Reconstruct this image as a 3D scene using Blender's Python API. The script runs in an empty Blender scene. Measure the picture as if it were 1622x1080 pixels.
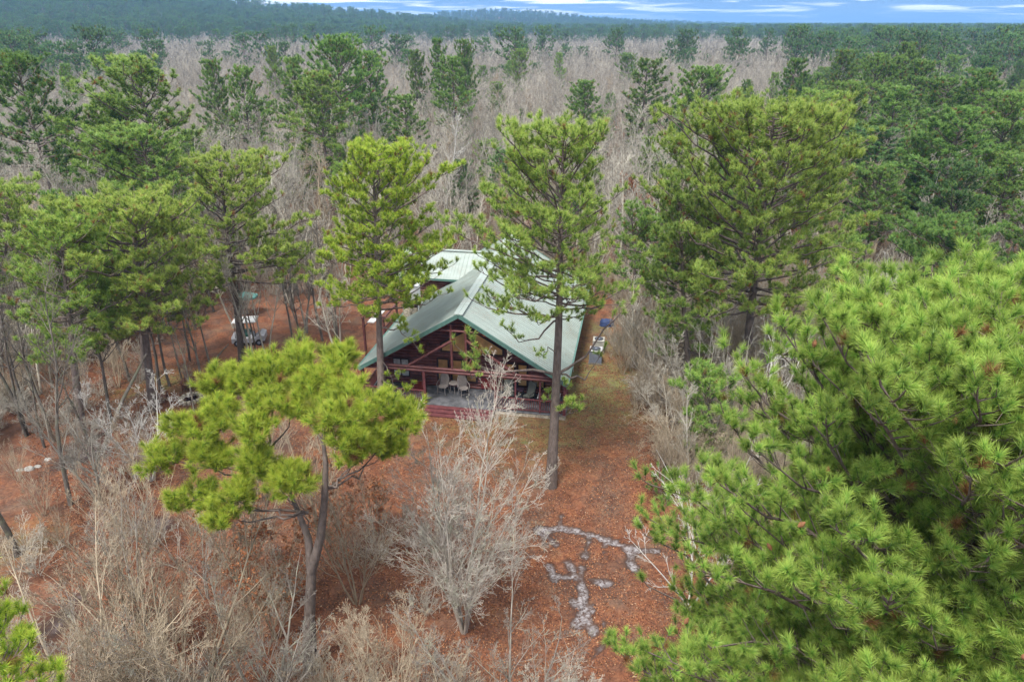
import bpy, math, random
import numpy as np
from mathutils import Vector, Matrix
SC = bpy.context.scene
COL = SC.collection
R = math.radians
rng = np.random.default_rng(7)
random.seed(7)

# ---------------------------------------------------------------- camera, world, sun, exposure
CAM_H, PITCH, FPX = 22.0, R(24.3), 1116.3
cam = bpy.data.cameras.new('camera'); camo = bpy.data.objects.new('camera', cam); COL.objects.link(camo)
cam.sensor_width = 36; cam.lens = FPX * 36 / 1622; cam.clip_start = 0.3; cam.clip_end = 30000
camo.location = (0, 0, CAM_H); camo.rotation_euler = (R(90) - PITCH, 0, 0)
SC.camera = camo
SC.view_settings.view_transform = 'Standard'; SC.view_settings.look = 'None'
SC.view_settings.exposure = 1.9; SC.view_settings.gamma = 1
SC.view_settings.use_curve_mapping = False

SUN_EL, SUN_AZ = R(62), R(205)
sun = bpy.data.lights.new('sun', 'SUN'); sun.energy = 1.5; sun.angle = R(14); sun.color = (1.0, 0.965, 0.9)
suno = bpy.data.objects.new('sun', sun); COL.objects.link(suno)
sd = Vector((math.sin(SUN_AZ) * math.cos(SUN_EL), math.cos(SUN_AZ) * math.cos(SUN_EL), math.sin(SUN_EL)))
suno.rotation_euler = sd.to_track_quat('Z', 'Y').to_euler(); suno.location = (0, 0, 60)

W = bpy.data.worlds.new('World'); SC.world = W; W.use_nodes = True
nt = W.node_tree; nt.nodes.clear()
def N(nt, t, **k):
    n = nt.nodes.new(t)
    for a, b in k.items(): setattr(n, a, b)
    return n
def ramp(nt, fac, stops, interp='LINEAR'):
    n = N(nt, 'ShaderNodeValToRGB'); n.color_ramp.interpolation = interp
    e = n.color_ramp.elements
    while len(e) < len(stops): e.new(0.5)
    for i, (p, c) in enumerate(stops):
        e[i].position = p; e[i].color = (*c, 1) if len(c) == 3 else c
    if fac is not None: nt.links.new(fac, n.inputs[0])
    return n.outputs[0]
def mixc(nt, f, a, b, mode='MIX'):
    n = N(nt, 'ShaderNodeMix', data_type='RGBA', blend_type=mode)
    for s, v in ((n.inputs[0], f), (n.inputs[6], a), (n.inputs[7], b)):
        if hasattr(v, 'links'): nt.links.new(v, s)
        elif isinstance(v, (int, float)): s.default_value = v
        else: s.default_value = (*v, 1)
    return n.outputs[2]
def math_(nt, op, a, b=0.0, clamp=False):
    n = N(nt, 'ShaderNodeMath', operation=op, use_clamp=clamp)
    for s, v in ((n.inputs[0], a), (n.inputs[1], b)):
        if hasattr(v, 'links'): nt.links.new(v, s)
        else: s.default_value = v
    return n.outputs[0]
def noise(nt, vec, scale, detail=4, rough=0.6, out=0, dist=0.0):
    n = N(nt, 'ShaderNodeTexNoise'); n.inputs['Scale'].default_value = scale
    n.inputs['Detail'].default_value = detail; n.inputs['Roughness'].default_value = rough
    n.inputs['Distortion'].default_value = dist
    if vec is not None: nt.links.new(vec, n.inputs['Vector'])
    return n.outputs[out]

tc = N(nt, 'ShaderNodeTexCoord'); sep = N(nt, 'ShaderNodeSeparateXYZ'); nt.links.new(tc.outputs['Generated'], sep.inputs[0])
sky = N(nt, 'ShaderNodeTexSky', sky_type='NISHITA'); sky.sun_disc = False; sky.sun_elevation = SUN_EL
sky.sun_rotation = SUN_AZ; sky.altitude = 100; sky.dust_density = 0.6; sky.air_density = 1.0
skyc = mixc(nt, 1.0, sky.outputs[0], (0.09, 0.09, 0.09), 'MULTIPLY')
# blue band above the horizon, bright thin overcast higher up
band = ramp(nt, sep.outputs[2], [(0.0, (0.24, 0.32, 0.40)), (0.010, (0.11, 0.22, 0.39)), (0.035, (0.035, 0.12, 0.34)),
                                 (0.10, (0.08, 0.18, 0.42)), (0.35, (0.62, 0.66, 0.70)), (1.0, (0.80, 0.80, 0.79))])
# the clouds are thin streaks: direction divided by height above the horizon
mp = N(nt, 'ShaderNodeMapping'); mp.inputs['Scale'].default_value = (9, 9, 170); nt.links.new(tc.outputs['Generated'], mp.inputs[0])
cn = noise(nt, mp.outputs[0], 1.0, 5, 0.55, dist=0.3)
cm = ramp(nt, cn, [(0.49, (0, 0, 0)), (0.60, (1, 1, 1))])
hi = ramp(nt, sep.outputs[2], [(0.0, (1, 1, 1)), (0.05, (1, 1, 1)), (0.2, (0, 0, 0))])
cm2 = mixc(nt, 1.0, cm, hi, 'MULTIPLY')
band2 = mixc(nt, cm2, band, (0.85, 0.87, 0.9))
skyf = mixc(nt, 0.88, skyc, band2)
bg = N(nt, 'ShaderNodeBackground'); nt.links.new(skyf, bg.inputs[0]); bg.inputs[1].default_value = 0.64
wo = N(nt, 'ShaderNodeOutputWorld'); nt.links.new(bg.outputs[0], wo.inputs[0])

# ---------------------------------------------------------------- picture helpers (a pixel of the photo at a known depth or height is a world point)
cp, sp = math.cos(PITCH), math.sin(PITCH)
def ray(x, y):
    u = (x - 811) / FPX; v = (540 - y) / FPX
    return np.array((u, cp + v * sp, -sp + v * cp))
def at_z(x, y, z=0.0):
    d = ray(x, y); t = (z - CAM_H) / d[2]; return np.array((t * d[0], t * d[1], z))
def at_y(x, y, Y):
    d = ray(x, y); t = Y / d[1]; return np.array((t * d[0], Y, CAM_H + t * d[2]))

# ---------------------------------------------------------------- materials
def mat(name, rough=0.7, spec=0.3):
    m = bpy.data.materials.new(name); m.use_nodes = True
    nt = m.node_tree; b = nt.nodes['Principled BSDF']
    b.inputs['Roughness'].default_value = rough; b.inputs['Specular IOR Level'].default_value = spec
    return m, nt, b
def bump(nt, b, h, strength=0.5, dist=0.02):
    n = N(nt, 'ShaderNodeBump'); n.inputs['Strength'].default_value = strength; n.inputs['Distance'].default_value = dist
    nt.links.new(h, n.inputs['Height']); nt.links.new(n.outputs[0], b.inputs['Normal'])
def plain(name, col, rough=0.6, vary=0.15, scale=6, metallic=0, spec=0.3, b_str=0.0):
    m, nt, b = mat(name, rough, spec)
    t = N(nt, 'ShaderNodeTexCoord')
    n1 = noise(nt, t.outputs['Object'], scale, 5)
    lo = [c * (1 - vary * 1.6) for c in col]; hi = [min(1, c * (1 + vary)) for c in col]
    c = ramp(nt, n1, [(0.3, lo), (0.7, hi)])
    nt.links.new(c, b.inputs['Base Color']); b.inputs['Metallic'].default_value = metallic
    if b_str: bump(nt, b, n1, b_str)
    return m
def needle_mat(name, base, tip, spread=0.25):
    """needles: greener at the foot, yellower at the tip, each tuft and each tree a little different"""
    m, nt, b = mat(name, 0.45, 0.35)
    oi = N(nt, 'ShaderNodeObjectInfo')
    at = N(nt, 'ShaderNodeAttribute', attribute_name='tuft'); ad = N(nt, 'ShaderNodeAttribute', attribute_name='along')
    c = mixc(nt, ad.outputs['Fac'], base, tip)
    v = math_(nt, 'MULTIPLY_ADD', at.outputs['Fac'], 0.0); v.node.inputs[1].default_value = 2 * spread; v.node.inputs[2].default_value = 1 - spread
    tv = math_(nt, 'FRACT', math_(nt, 'MULTIPLY', oi.outputs['Random'], 7.31)); tv = math_(nt, 'MULTIPLY_ADD', tv, 0.36); tv.node.inputs[1].default_value = 0.36; tv.node.inputs[2].default_value = 0.86; v = math_(nt, 'MULTIPLY', v, tv)
    h = N(nt, 'ShaderNodeHueSaturation'); nt.links.new(c, h.inputs['Color']); nt.links.new(v, h.inputs['Value'])
    hu = math_(nt, 'MULTIPLY_ADD', oi.outputs['Random'], 0.0); hu.node.inputs[1].default_value = 0.014; hu.node.inputs[2].default_value = 0.495
    nt.links.new(hu, h.inputs['Hue'])
    col = mixc(nt, ramp(nt, at.outputs['Fac'], [(0.022, (1,) * 3), (0.03, (0,) * 3)]), h.outputs[0], (0.26, 0.13, 0.055))   # a few dead brown tufts
    nt.links.new(col, b.inputs['Base Color'])
    tr = N(nt, 'ShaderNodeBsdfTranslucent'); nt.links.new(col, tr.inputs[0])
    mx = N(nt, 'ShaderNodeMixShader'); mx.inputs[0].default_value = 0.4
    nt.links.new(b.outputs[0], mx.inputs[1]); nt.links.new(tr.outputs[0], mx.inputs[2])
    nt.links.new(mx.outputs[0], nt.nodes['Material Output'].inputs[0])
    return m
def bark_mat(name, lo, hi, scale=5, bs=0.6, moss=None):
    m, nt, b = mat(name, 0.9, 0.15)
    t = N(nt, 'ShaderNodeTexCoord'); mp = N(nt, 'ShaderNodeMapping'); mp.inputs['Scale'].default_value = (1, 1, 0.35)
    nt.links.new(t.outputs['Object'], mp.inputs[0])
    n1 = noise(nt, mp.outputs[0], scale, 6, 0.7)
    c = ramp(nt, n1, [(0.3, lo), (0.68, hi)])
    oi = N(nt, 'ShaderNodeObjectInfo')
    h = N(nt, 'ShaderNodeHueSaturation'); nt.links.new(c, h.inputs['Color'])
    v = math_(nt, 'MULTIPLY_ADD', oi.outputs['Random'], 0.0); v.node.inputs[1].default_value = 0.6; v.node.inputs[2].default_value = 0.65
    nt.links.new(v, h.inputs['Value'])
    col = h.outputs[0]
    if moss:
        n2 = noise(nt, t.outputs['Object'], 1.7, 3)
        col = mixc(nt, ramp(nt, n2, [(0.5, (0, 0, 0)), (0.65, (1, 1, 1))]), col, moss)
    nt.links.new(col, b.inputs['Base Color']); bump(nt, b, n1, bs, 0.03)
    return m

M = {}
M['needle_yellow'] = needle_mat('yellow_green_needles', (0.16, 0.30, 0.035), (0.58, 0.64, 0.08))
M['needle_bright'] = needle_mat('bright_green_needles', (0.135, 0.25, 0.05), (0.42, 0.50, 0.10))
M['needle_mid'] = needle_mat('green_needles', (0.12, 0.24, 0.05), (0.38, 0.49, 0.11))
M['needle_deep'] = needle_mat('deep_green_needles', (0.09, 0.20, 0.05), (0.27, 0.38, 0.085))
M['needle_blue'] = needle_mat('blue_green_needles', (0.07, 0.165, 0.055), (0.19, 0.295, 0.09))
M['needle_warm'] = needle_mat('warm_green_needles', (0.15, 0.27, 0.05), (0.50, 0.56, 0.12))  # yellower needle colour for the pine by the porch and the left yard
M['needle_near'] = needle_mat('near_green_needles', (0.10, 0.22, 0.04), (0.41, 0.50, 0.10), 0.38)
M['bark_pine'] = bark_mat('pine_bark', (0.085, 0.067, 0.058), (0.24, 0.19, 0.165), 7)
M['bark_limb'] = bark_mat('limb_bark', (0.10, 0.075, 0.06), (0.26, 0.21, 0.18), 7)
M['twig_pale'] = bark_mat('pale_twigs', (0.24, 0.205, 0.175), (0.45, 0.405, 0.355), 3, 0.2, (0.36, 0.36, 0.28))
M['twig_tan'] = bark_mat('tan_twigs', (0.24, 0.19, 0.13), (0.46, 0.38, 0.28), 3, 0.2)
M['twig_grey'] = bark_mat('grey_brown_twigs', (0.27, 0.245, 0.20), (0.52, 0.48, 0.41), 3, 0.2)
M['twig_white'] = bark_mat('white_twigs', (0.50, 0.47, 0.43), (0.78, 0.75, 0.70), 3, 0.2)
M['bark_dark'] = bark_mat('dark_bark', (0.07, 0.06, 0.05), (0.21, 0.18, 0.155), 5, 0.5, (0.16, 0.16, 0.11))
M['cone'] = plain('cone_brown', (0.27, 0.125, 0.06), 0.8, 0.3, 30)
M['leaf_rust'] = None
def leaf_mat(name, stops, rough=0.75):
    m, nt, b = mat(name, rough, 0.2)
    g = N(nt, 'ShaderNodeNewGeometry')
    c = ramp(nt, g.outputs['Random Per Island'], stops)
    nt.links.new(c, b.inputs['Base Color'])
    return m
M['leaf_rust'] = leaf_mat('rust_leaves', [(0, (0.16, 0.06, 0.03)), (0.5, (0.33, 0.12, 0.05)), (1, (0.46, 0.20, 0.09))])
M['litter'] = leaf_mat('fallen_leaves', [(0, (0.05, 0.026, 0.02)), (0.4, (0.15, 0.055, 0.03)), (0.75, (0.27, 0.10, 0.045)), (0.95, (0.36, 0.17, 0.08)), (1, (0.42, 0.30, 0.2))])

# ---------------------------------------------------------------- mesh building
class MB:
    def __init__(s): s.v = []; s.f = []; s.n = 0; s.mi = []; s.at = []; s.curm = 0; s.smooth = []
    def add(s, v, f, att=None, smooth=False):
        v = np.asarray(v, float).reshape(-1, 3); f = np.asarray(f, np.int64)
        s.v.append(v); s.f.append(f + s.n); s.mi.append(np.full(len(f), s.curm)); s.smooth.append(np.full(len(f), smooth))
        s.at.append(att if att is not None else np.zeros((len(v), 2))); s.n += len(v)
        return s
    def box(s, c, d, rz=0.0, rot=None):
        x, y, z = [q / 2 for q in d]
        v = np.array([(i * x, j * y, k * z) for k in (-1, 1) for j in (-1, 1) for i in (-1, 1)])
        if rot is not None: v = v @ np.array(rot).T
        if rz: cz, sz = math.cos(rz), math.sin(rz); v = v @ np.array([[cz, sz, 0], [-sz, cz, 0], [0, 0, 1]])
        f = [(0, 2, 3, 1), (4, 5, 7, 6), (0, 1, 5, 4), (2, 6, 7, 3), (0, 4, 6, 2), (1, 3, 7, 5)]
        return s.add(v + np.array(c), f)
    def bar(s, a, b, w, h=None):
        a = np.array(a, float); b = np.array(b, float); h = h or w
        d = b - a; L = np.linalg.norm(d); d /= L
        up = np.array((0, 0, 1.0)) if abs(d[2]) < 0.95 else np.array((0, 1.0, 0))
        sx = np.cross(d, up); sx /= np.linalg.norm(sx); uz = np.cross(sx, d)
        return s.box((a + b) / 2, (w, L, h), rot=np.stack([sx, d, uz], 1))
    def prism(s, poly, a, b):   # polygon (k x 3 offsets) swept from offset a to offset b
        p = np.asarray(poly, float); k = len(p)
        v = np.concatenate([p + np.array(a), p + np.array(b)])
        for i in range(k):
            j = (i + 1) % k; s.add(v[[i, j, k + j, k + i]], [(0, 1, 2, 3)])
        s.add(v[:k][::-1], [tuple(range(k))]); s.add(v[k:], [tuple(range(k))]); return s
    def tube(s, pts, rad, n=8, cap=True):
        pts = np.asarray(pts, float); m = len(pts); rad = np.broadcast_to(np.asarray(rad, float), (m,))
        t = np.gradient(pts, axis=0); t /= np.linalg.norm(t, axis=1)[:, None] + 1e-9
        ref = np.array((0, 0, 1.0)) if abs(t[:, 2]).mean() < 0.8 else np.array((1.0, 0, 0))
        sx = np.cross(t, ref); sx /= np.linalg.norm(sx, axis=1)[:, None] + 1e-9; uy = np.cross(sx, t)
        a = np.arange(n) * 2 * math.pi / n
        v = pts[:, None] + rad[:, None, None] * (np.cos(a)[None, :, None] * sx[:, None] + np.sin(a)[None, :, None] * uy[:, None])
        i = np.arange(m - 1)[:, None] * n; j = np.arange(n)[None]; j2 = (j + 1) % n
        f = np.stack([i + j, i + j2, i + n + j2, i + n + j], -1).reshape(-1, 4)
        s.add(v.reshape(-1, 3), f, smooth=True)
        if cap:
            s.add(v[0][::-1], [tuple(range(n))]); s.add(v[-1], [tuple(range(n))])
        return s
    def segs(s, p0, p1, r0, r1, n=3):   # many separate tapered prisms at once
        p0, p1 = np.asarray(p0), np.asarray(p1); k = len(p0)
        d = p1 - p0; d = d / (np.linalg.norm(d, axis=1)[:, None] + 1e-9)
        ref = np.where(np.abs(d[:, 2:3]) < 0.9, np.array([[0, 0, 1.0]]), np.array([[1.0, 0, 0]]))
        sx = np.cross(d, ref); sx /= np.linalg.norm(sx, axis=1)[:, None] + 1e-9; uy = np.cross(sx, d)
        a = np.arange(n) * 2 * math.pi / n
        off = np.cos(a)[None, :, None] * sx[:, None] + np.sin(a)[None, :, None] * uy[:, None]
        v = np.concatenate([p0[:, None] + off * np.asarray(r0)[:, None, None], p1[:, None] + off * np.asarray(r1)[:, None, None]], 1)
        j = np.arange(n); j2 = (j + 1) % n
        f0 = np.stack([j, j2, n + j2, n + j], -1)
        f = (np.arange(k)[:, None, None] * 2 * n + f0[None]).reshape(-1, 4)
        return s.add(v.reshape(-1, 3), f, smooth=True)
    def mesh(s, name, mats, attrs=False):
        me = bpy.data.meshes.new(name)
        V = np.concatenate(s.v); me.vertices.add(len(V)); me.vertices.foreach_set('co', V.ravel())
        tot = np.concatenate([np.full(len(f), f.shape[1]) for f in s.f]); idx = np.concatenate([f.ravel() for f in s.f])
        me.loops.add(len(idx)); me.loops.foreach_set('vertex_index', idx)
        me.polygons.add(len(tot)); st = np.concatenate([[0], np.cumsum(tot)[:-1]])
        me.polygons.foreach_set('loop_start', st); me.polygons.foreach_set('loop_total', tot)
        me.polygons.foreach_set('material_index', np.concatenate(s.mi)); me.polygons.foreach_set('use_smooth', np.concatenate(s.smooth))
        for m in (mats if isinstance(mats, (list, tuple)) else [mats]): me.materials.append(m)
        if attrs:
            A = np.concatenate(s.at)
            for i, nm in enumerate(('tuft', 'along')):
                a = me.attributes.new(nm, 'FLOAT', 'POINT'); a.data.foreach_set('value', A[:, i].astype(np.float32))
        me.update(calc_edges=True); return me
    def build(s, name, mats, parent=None, attrs=False):
        o = bpy.data.objects.new(name, s.mesh(name, mats, attrs)); COL.objects.link(o)
        if parent: o.parent = parent
        return o
def tag(o, label=None, cat=None, group=None, kind=None):
    if label: o['label'] = label
    if cat: o['category'] = cat
    if group: o['group'] = group
    if kind: o['kind'] = kind
    return o
def empty(name, loc=(0, 0, 0), rz=0.0, label=None, cat=None, group=None):
    o = bpy.data.objects.new(name, None); COL.objects.link(o); o.empty_display_size = 0.3
    o.location = loc; o.rotation_euler = (0, 0, rz); tag(o, label, cat, group); return o
KIDS = {}
def child_copy(src, loc, rz, sc, label=None, group=None):
    """copy of a thing with copies of its parts"""
    r = src.copy(); COL.objects.link(r); r.location = loc; r.rotation_euler = (0, 0, rz); r.scale = (sc, sc, sc) if np.isscalar(sc) else sc
    if label: r['label'] = label
    if group: r['group'] = group
    for ch in src.children:
        c = ch.copy(); COL.objects.link(c); c.parent = r
        for g in ch.children:
            d = g.copy(); COL.objects.link(d); d.parent = c
    return r

# ---------------------------------------------------------------- terrain
def vnoise(x, y, sc, seed=0):
    x = np.asarray(x, float) * sc; y = np.asarray(y, float) * sc
    xi = np.floor(x).astype(np.int64); yi = np.floor(y).astype(np.int64); fx = x - xi; fy = y - yi
    fx = fx * fx * (3 - 2 * fx); fy = fy * fy * (3 - 2 * fy)
    def h(a, b):
        n = (a * 374761393 + b * 668265263 + seed * 1442695041) & 0x7fffffff
        n = ((n ^ (n >> 13)) * 1274126177) & 0x7fffffff
        return ((n ^ (n >> 16)) & 0xffff) / 65535.0
    return (h(xi, yi) * (1 - fx) + h(xi + 1, yi) * fx) * (1 - fy) + (h(xi, yi + 1) * (1 - fx) + h(xi + 1, yi + 1) * fx) * fy
def fnoise(x, y, sc, seed=0, o=3):
    return sum(vnoise(x, y, sc * 2 ** i, seed + i) / 2 ** i for i in range(o)) / sum(1 / 2 ** i for i in range(o))
def G(x, y, cx, cy, sx, sy): return np.exp(-((x - cx) / sx) ** 2 - ((y - cy) / sy) ** 2)
def height(x, y):
    x = np.asarray(x, float); y = np.asarray(y, float)
    d = np.hypot(x, y)
    far = np.clip((d - 75) / 200, 0, 1)
    h = 47 * G(x, y, -560, 930, 250, 330) + 17 * G(x, y, -250, 1150, 170, 260) + 36 * G(x, y, -40, 2000, 300, 350) + 19 * G(x, y, 330, 3100, 420, 300)
    h = h + 26 * G(x, y, -900, 3300, 900, 400) + far * 2.2 * (fnoise(x, y, 1 / 130, 5) - 0.5)
    h = h + 0.5 * (fnoise(x, y, 1 / 14, 9) - 0.5) * np.clip((d - 62) / 30, 0, 1)
    h = h + 0.14 * (fnoise(x, y, 1 / 3.5, 2) - 0.5) * np.clip((np.abs(x + 3) - 7.5) / 4, 0, 1)
    return h
def zat(x, y): return float(height(x, y))

MUD = [[(852, 838), (880, 862)], [(868, 838), (884, 835), (910, 840), (940, 848), (975, 862), (1005, 870), (1040, 872)], [(884, 835), (890, 818)], [(935, 848), (926, 880)],
       [(958, 862), (956, 880)], [(990, 868), (1000, 880), (1003, 900)], [(868, 895), (880, 920)], [(900, 890), (915, 915), (880, 912)], [(921, 898), (922, 945), (928, 975), (940, 1000)],
       [(930, 915), (965, 925)], [(905, 950), (930, 965), (912, 990)], [(1010, 825), (1014, 833)], [(860, 850), (865, 862)], [(955, 985), (970, 1010), (940, 1040)]]
MUDW = [0.24, 0.21, 0.16, 0.17, 0.13, 0.27, 0.18, 0.20, 0.20, 0.18, 0.26, 0.2, 0.15, 0.12]
def seg_dist(px, py, a, b):
    ax, ay = a; bx, by = b; dx, dy = bx - ax, by - ay; L = dx * dx + dy * dy + 1e-9
    t = np.clip(((px - ax) * dx + (py - ay) * dy) / L, 0, 1)
    return np.hypot(px - ax - t * dx, py - ay - t * dy)
def ground_masks(x, y):
    mud = np.zeros_like(x)
    wob = (fnoise(x, y, 1.6, 31) - 0.5) * 0.9 + (fnoise(x, y, 6, 33) - 0.5) * 0.5
    for pl, w in zip(MUD, MUDW):
        q = [at_z(*p)[:2] for p in pl]
        for a, b in zip(q[:-1], q[1:]):
            d = seg_dist(x, y, a, b) + wob * 0.5
            mud = np.maximum(mud, np.clip((w * 1.35 - d) / 0.26, 0, 1))
    # faint wet streaks in the shaded wood on the left
    w2 = np.clip((fnoise(x, y, 0.33, 40) - 0.66) / 0.08, 0, 1) * np.clip((-11 - x) / 3, 0, 1) * np.clip((38 - y) / 4, 0, 1) * 0.5
    mud = np.maximum(mud, w2)
    g = np.zeros_like(x)
    for (px_, py_, r, s) in ((952, 600, 3.4, 1), (940, 640, 3.2, .9), (955, 555, 1.8, .6), (840, 690, 3.2, .55), (760, 680, 2.5, .45), (920, 655, 2.0, .6), (1010, 660, 2.0, .35),
                          (900, 690, 1.8, .5), (260, 605, 1.6, .8), (975, 540, 1.6, .4), (200, 620, 1.3, .5), (560, 690, 2, .3), (40, 860, 1.5, .5), (940, 520, 2.0, .5)):
        c = at_z(px_, py_); g = np.maximum(g, s * np.exp(-((x - c[0]) ** 2 + (y - c[1]) ** 2) / r ** 2))
    g = 1.25 * g * np.clip(0.3 + 1.6 * (fnoise(x, y, 1.3, 50) - 0.2), 0, 1.2)
    yard = np.clip(1.35 - np.maximum(np.abs(x + 8) / 26, np.abs(y - 38) / 26) ** 3, 0, 1)
    forest = 1 - np.clip(yard + 0.5 * (fnoise(x, y, 0.15, 60) - 0.5), 0, 1)
    return mud, g, forest

xs = np.concatenate([-np.geomspace(60, 7000, 42)[::-1], np.arange(-59, -16, 0.8), np.arange(-16, 14, 0.16), np.arange(14, 59, 0.8), np.geomspace(60, 7000, 42)])
ys = np.concatenate([[-1500, -600, -200, -60, -20], np.arange(0, 14, 1.0), np.arange(14, 36, 0.16), np.arange(36, 70, 0.6), np.geomspace(70, 9000, 80)])
def make_ground():
    X, Y = np.meshgrid(xs, ys); Z = height(X, Y)
    mud, g, fo = ground_masks(X, Y)
    near = (mud > 0)
    Z = Z - 0.05 * mud
    n, m = X.shape; b = MB()
    i = np.arange(n - 1)[:, None] * m; j = np.arange(m - 1)[None]
    f = np.stack([i + j, i + j + 1, i + m + j + 1, i + m + j], -1).reshape(-1, 4)
    b.add(np.stack([X, Y, Z], -1).reshape(-1, 3), f, smooth=True)
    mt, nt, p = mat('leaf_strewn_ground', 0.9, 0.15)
    tcn = N(nt, 'ShaderNodeTexCoord'); o = tcn.outputs['Object']
    n1 = noise(nt, o, 9.0, 6, 0.75); n2 = noise(nt, o, 0.5, 4, 0.6); n3 = noise(nt, o, 0.12, 4, 0.6)
    vo = N(nt, 'ShaderNodeTexVoronoi'); vo.inputs['Scale'].default_value = 11; nt.links.new(o, vo.inputs['Vector'])
    lit = ramp(nt, n1, [(0.25, (0.06, 0.027, 0.018)), (0.45, (0.15, 0.055, 0.030)), (0.6, (0.23, 0.088, 0.045)), (0.8, (0.33, 0.155, 0.08))])
    vs = N(nt, 'ShaderNodeSeparateColor'); nt.links.new(vo.outputs['Color'], vs.inputs[0])
    lit2 = mixc(nt, 0.35, lit, ramp(nt, vs.outputs[0], [(0, (0.08, 0.034, 0.022)), (0.6, (0.21, 0.08, 0.04)), (1, (0.33, 0.16, 0.08))]))
    brown = ramp(nt, n1, [(0.3, (0.06, 0.038, 0.028)), (0.7, (0.19, 0.125, 0.09))])
    lit3 = mixc(nt, ramp(nt, n2, [(0.38, (0, 0, 0)), (0.66, (0.85, 0.85, 0.85))]), lit2, brown)
    am = N(nt, 'ShaderNodeAttribute', attribute_name='mud'); ag = N(nt, 'ShaderNodeAttribute', attribute_name='grass'); af = N(nt, 'ShaderNodeAttribute', attribute_name='wood')
    woodc = ramp(nt, n3, [(0.35, (0.12, 0.072, 0.05)), (0.65, (0.19, 0.085, 0.05))])
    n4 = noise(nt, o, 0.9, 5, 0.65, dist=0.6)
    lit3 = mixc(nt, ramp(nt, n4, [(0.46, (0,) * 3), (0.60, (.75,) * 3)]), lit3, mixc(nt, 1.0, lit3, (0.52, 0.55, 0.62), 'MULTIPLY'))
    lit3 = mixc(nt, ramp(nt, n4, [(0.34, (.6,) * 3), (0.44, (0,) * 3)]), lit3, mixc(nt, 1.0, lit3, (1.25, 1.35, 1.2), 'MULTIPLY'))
    c = mixc(nt, af.outputs['Fac'], lit3, woodc)
    gr = ramp(nt, n1, [(0.3, (0.085, 0.10, 0.03)), (0.7, (0.24, 0.24, 0.09))])
    gm = math_(nt, 'MULTIPLY', ag.outputs['Fac'], ramp(nt, noise(nt, o, 2.2, 5), [(0.35, (0.15,) * 3), (0.6, (1,) * 3)]))
    c = mixc(nt, gm, c, gr)
    mudc = ramp(nt, noise(nt, o, 5, 5, 0.7), [(0.30, (0.08, 0.07, 0.07)), (0.5, (0.29, 0.27, 0.28)), (0.75, (0.45, 0.43, 0.45))])
    mm = math_(nt, 'MULTIPLY', ramp(nt, am.outputs['Fac'], [(0.35, (0,) * 3), (0.95, (1,) * 3)]), ramp(nt, noise(nt, o, 8, 5, .7), [(0.38, (0,) * 3), (0.56, (.85,) * 3)]))
    wet = math_(nt, 'MULTIPLY', ramp(nt, am.outputs['Fac'], [(0.02, (0,) * 3), (0.35, (.8,) * 3)]), 1.0)
    c = mixc(nt, wet, c, (0.045, 0.03, 0.025))
    c = mixc(nt, mm, c, mudc)
    nt.links.new(c, p.inputs['Base Color'])
    rr = math_(nt, 'MULTIPLY_ADD', mm, 0.0); rr.node.inputs[1].default_value = -0.4; rr.node.inputs[2].default_value = 0.92
    nt.links.new(rr, p.inputs['Roughness']); bump(nt, p, math_(nt, 'MULTIPLY', n1, math_(nt, 'SUBTRACT', 1.0, mm)), 0.6, 0.05)
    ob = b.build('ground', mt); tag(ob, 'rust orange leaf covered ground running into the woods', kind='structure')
    for nm, A in (('mud', mud), ('grass', g), ('wood', fo)):
        a = ob.data.attributes.new(nm, 'FLOAT', 'POINT'); a.data.foreach_set('value', A.ravel().astype(np.float32))
    return ob
ground = make_ground()

# ---------------------------------------------------------------- house
HO = np.array((-3.1, 38.2)); HA = R(-10)
HX = np.array((math.cos(HA), math.sin(HA))); HY = np.array((-math.sin(HA), math.cos(HA)))
def hw(lx, ly, z=0.0):
    q = HO + lx * HX + ly * HY; return (q[0], q[1], z)
HW, EZ, RZ, LEN = 6.5, 2.55, 6.55, 17.2       # half width at eave, eave and ridge height, roof length
SL = (RZ - EZ) / HW
WALL_Y = 2.45
M['log'] = plain('dark_red_log', (0.155, 0.05, 0.045), 0.5, 0.35, 3, spec=0.4)
M['chink'] = plain('dark_log_gap', (0.025, 0.012, 0.013), 0.9, 0.2)
M['trim'] = plain('maroon_timber', (0.125, 0.045, 0.042), 0.55, 0.25, 4)
M['trim_light'] = plain('worn_maroon_timber', (0.14, 0.045, 0.048), 0.6, 0.25, 4)
M['roof_green'] = plain('pale_green_metal', (0.285, 0.35, 0.315), 0.42, 0.10, 0.7, spec=0.45)
def roof_mat():
    m, nt, b = mat('pale_green_metal_roof', 0.42, 0.45)
    t = N(nt, 'ShaderNodeTexCoord'); o = t.outputs['Object']
    mp = N(nt, 'ShaderNodeMapping'); mp.inputs['Scale'].default_value = (0.5, 3.5, 0.5); nt.links.new(o, mp.inputs[0])
    c = ramp(nt, noise(nt, mp.outputs[0], 1.2, 5, .65), [(0.3, (0.25, 0.295, 0.272)), (0.7, (0.335, 0.385, 0.358))])
    st = ramp(nt, noise(nt, o, .55, 5, .6), [(0.5, (0,) * 3), (0.75, (.55,) * 3)]); c = mixc(nt, st, c, (0.20, 0.22, 0.19))
    ln = math_(nt, 'MULTIPLY', ramp(nt, noise(nt, o, 14, 4, .7), [(0.55, (0,) * 3), (0.62, (1,) * 3)]), ramp(nt, noise(nt, o, .8, 3), [(0.5, (0,) * 3), (0.62, (.8,) * 3)]))
    c = mixc(nt, ln, c, (0.22, 0.12, 0.06)); nt.links.new(c, b.inputs['Base Color']); return m
M['roof_green'] = roof_mat()
M['roof_trim'] = plain('green_trim', (0.085, 0.17, 0.145), 0.45, 0.1)
M['deck'] = plain('grey_deck_boards', (0.125, 0.125, 0.135), 0.7, 0.35, 2.5)
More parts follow.
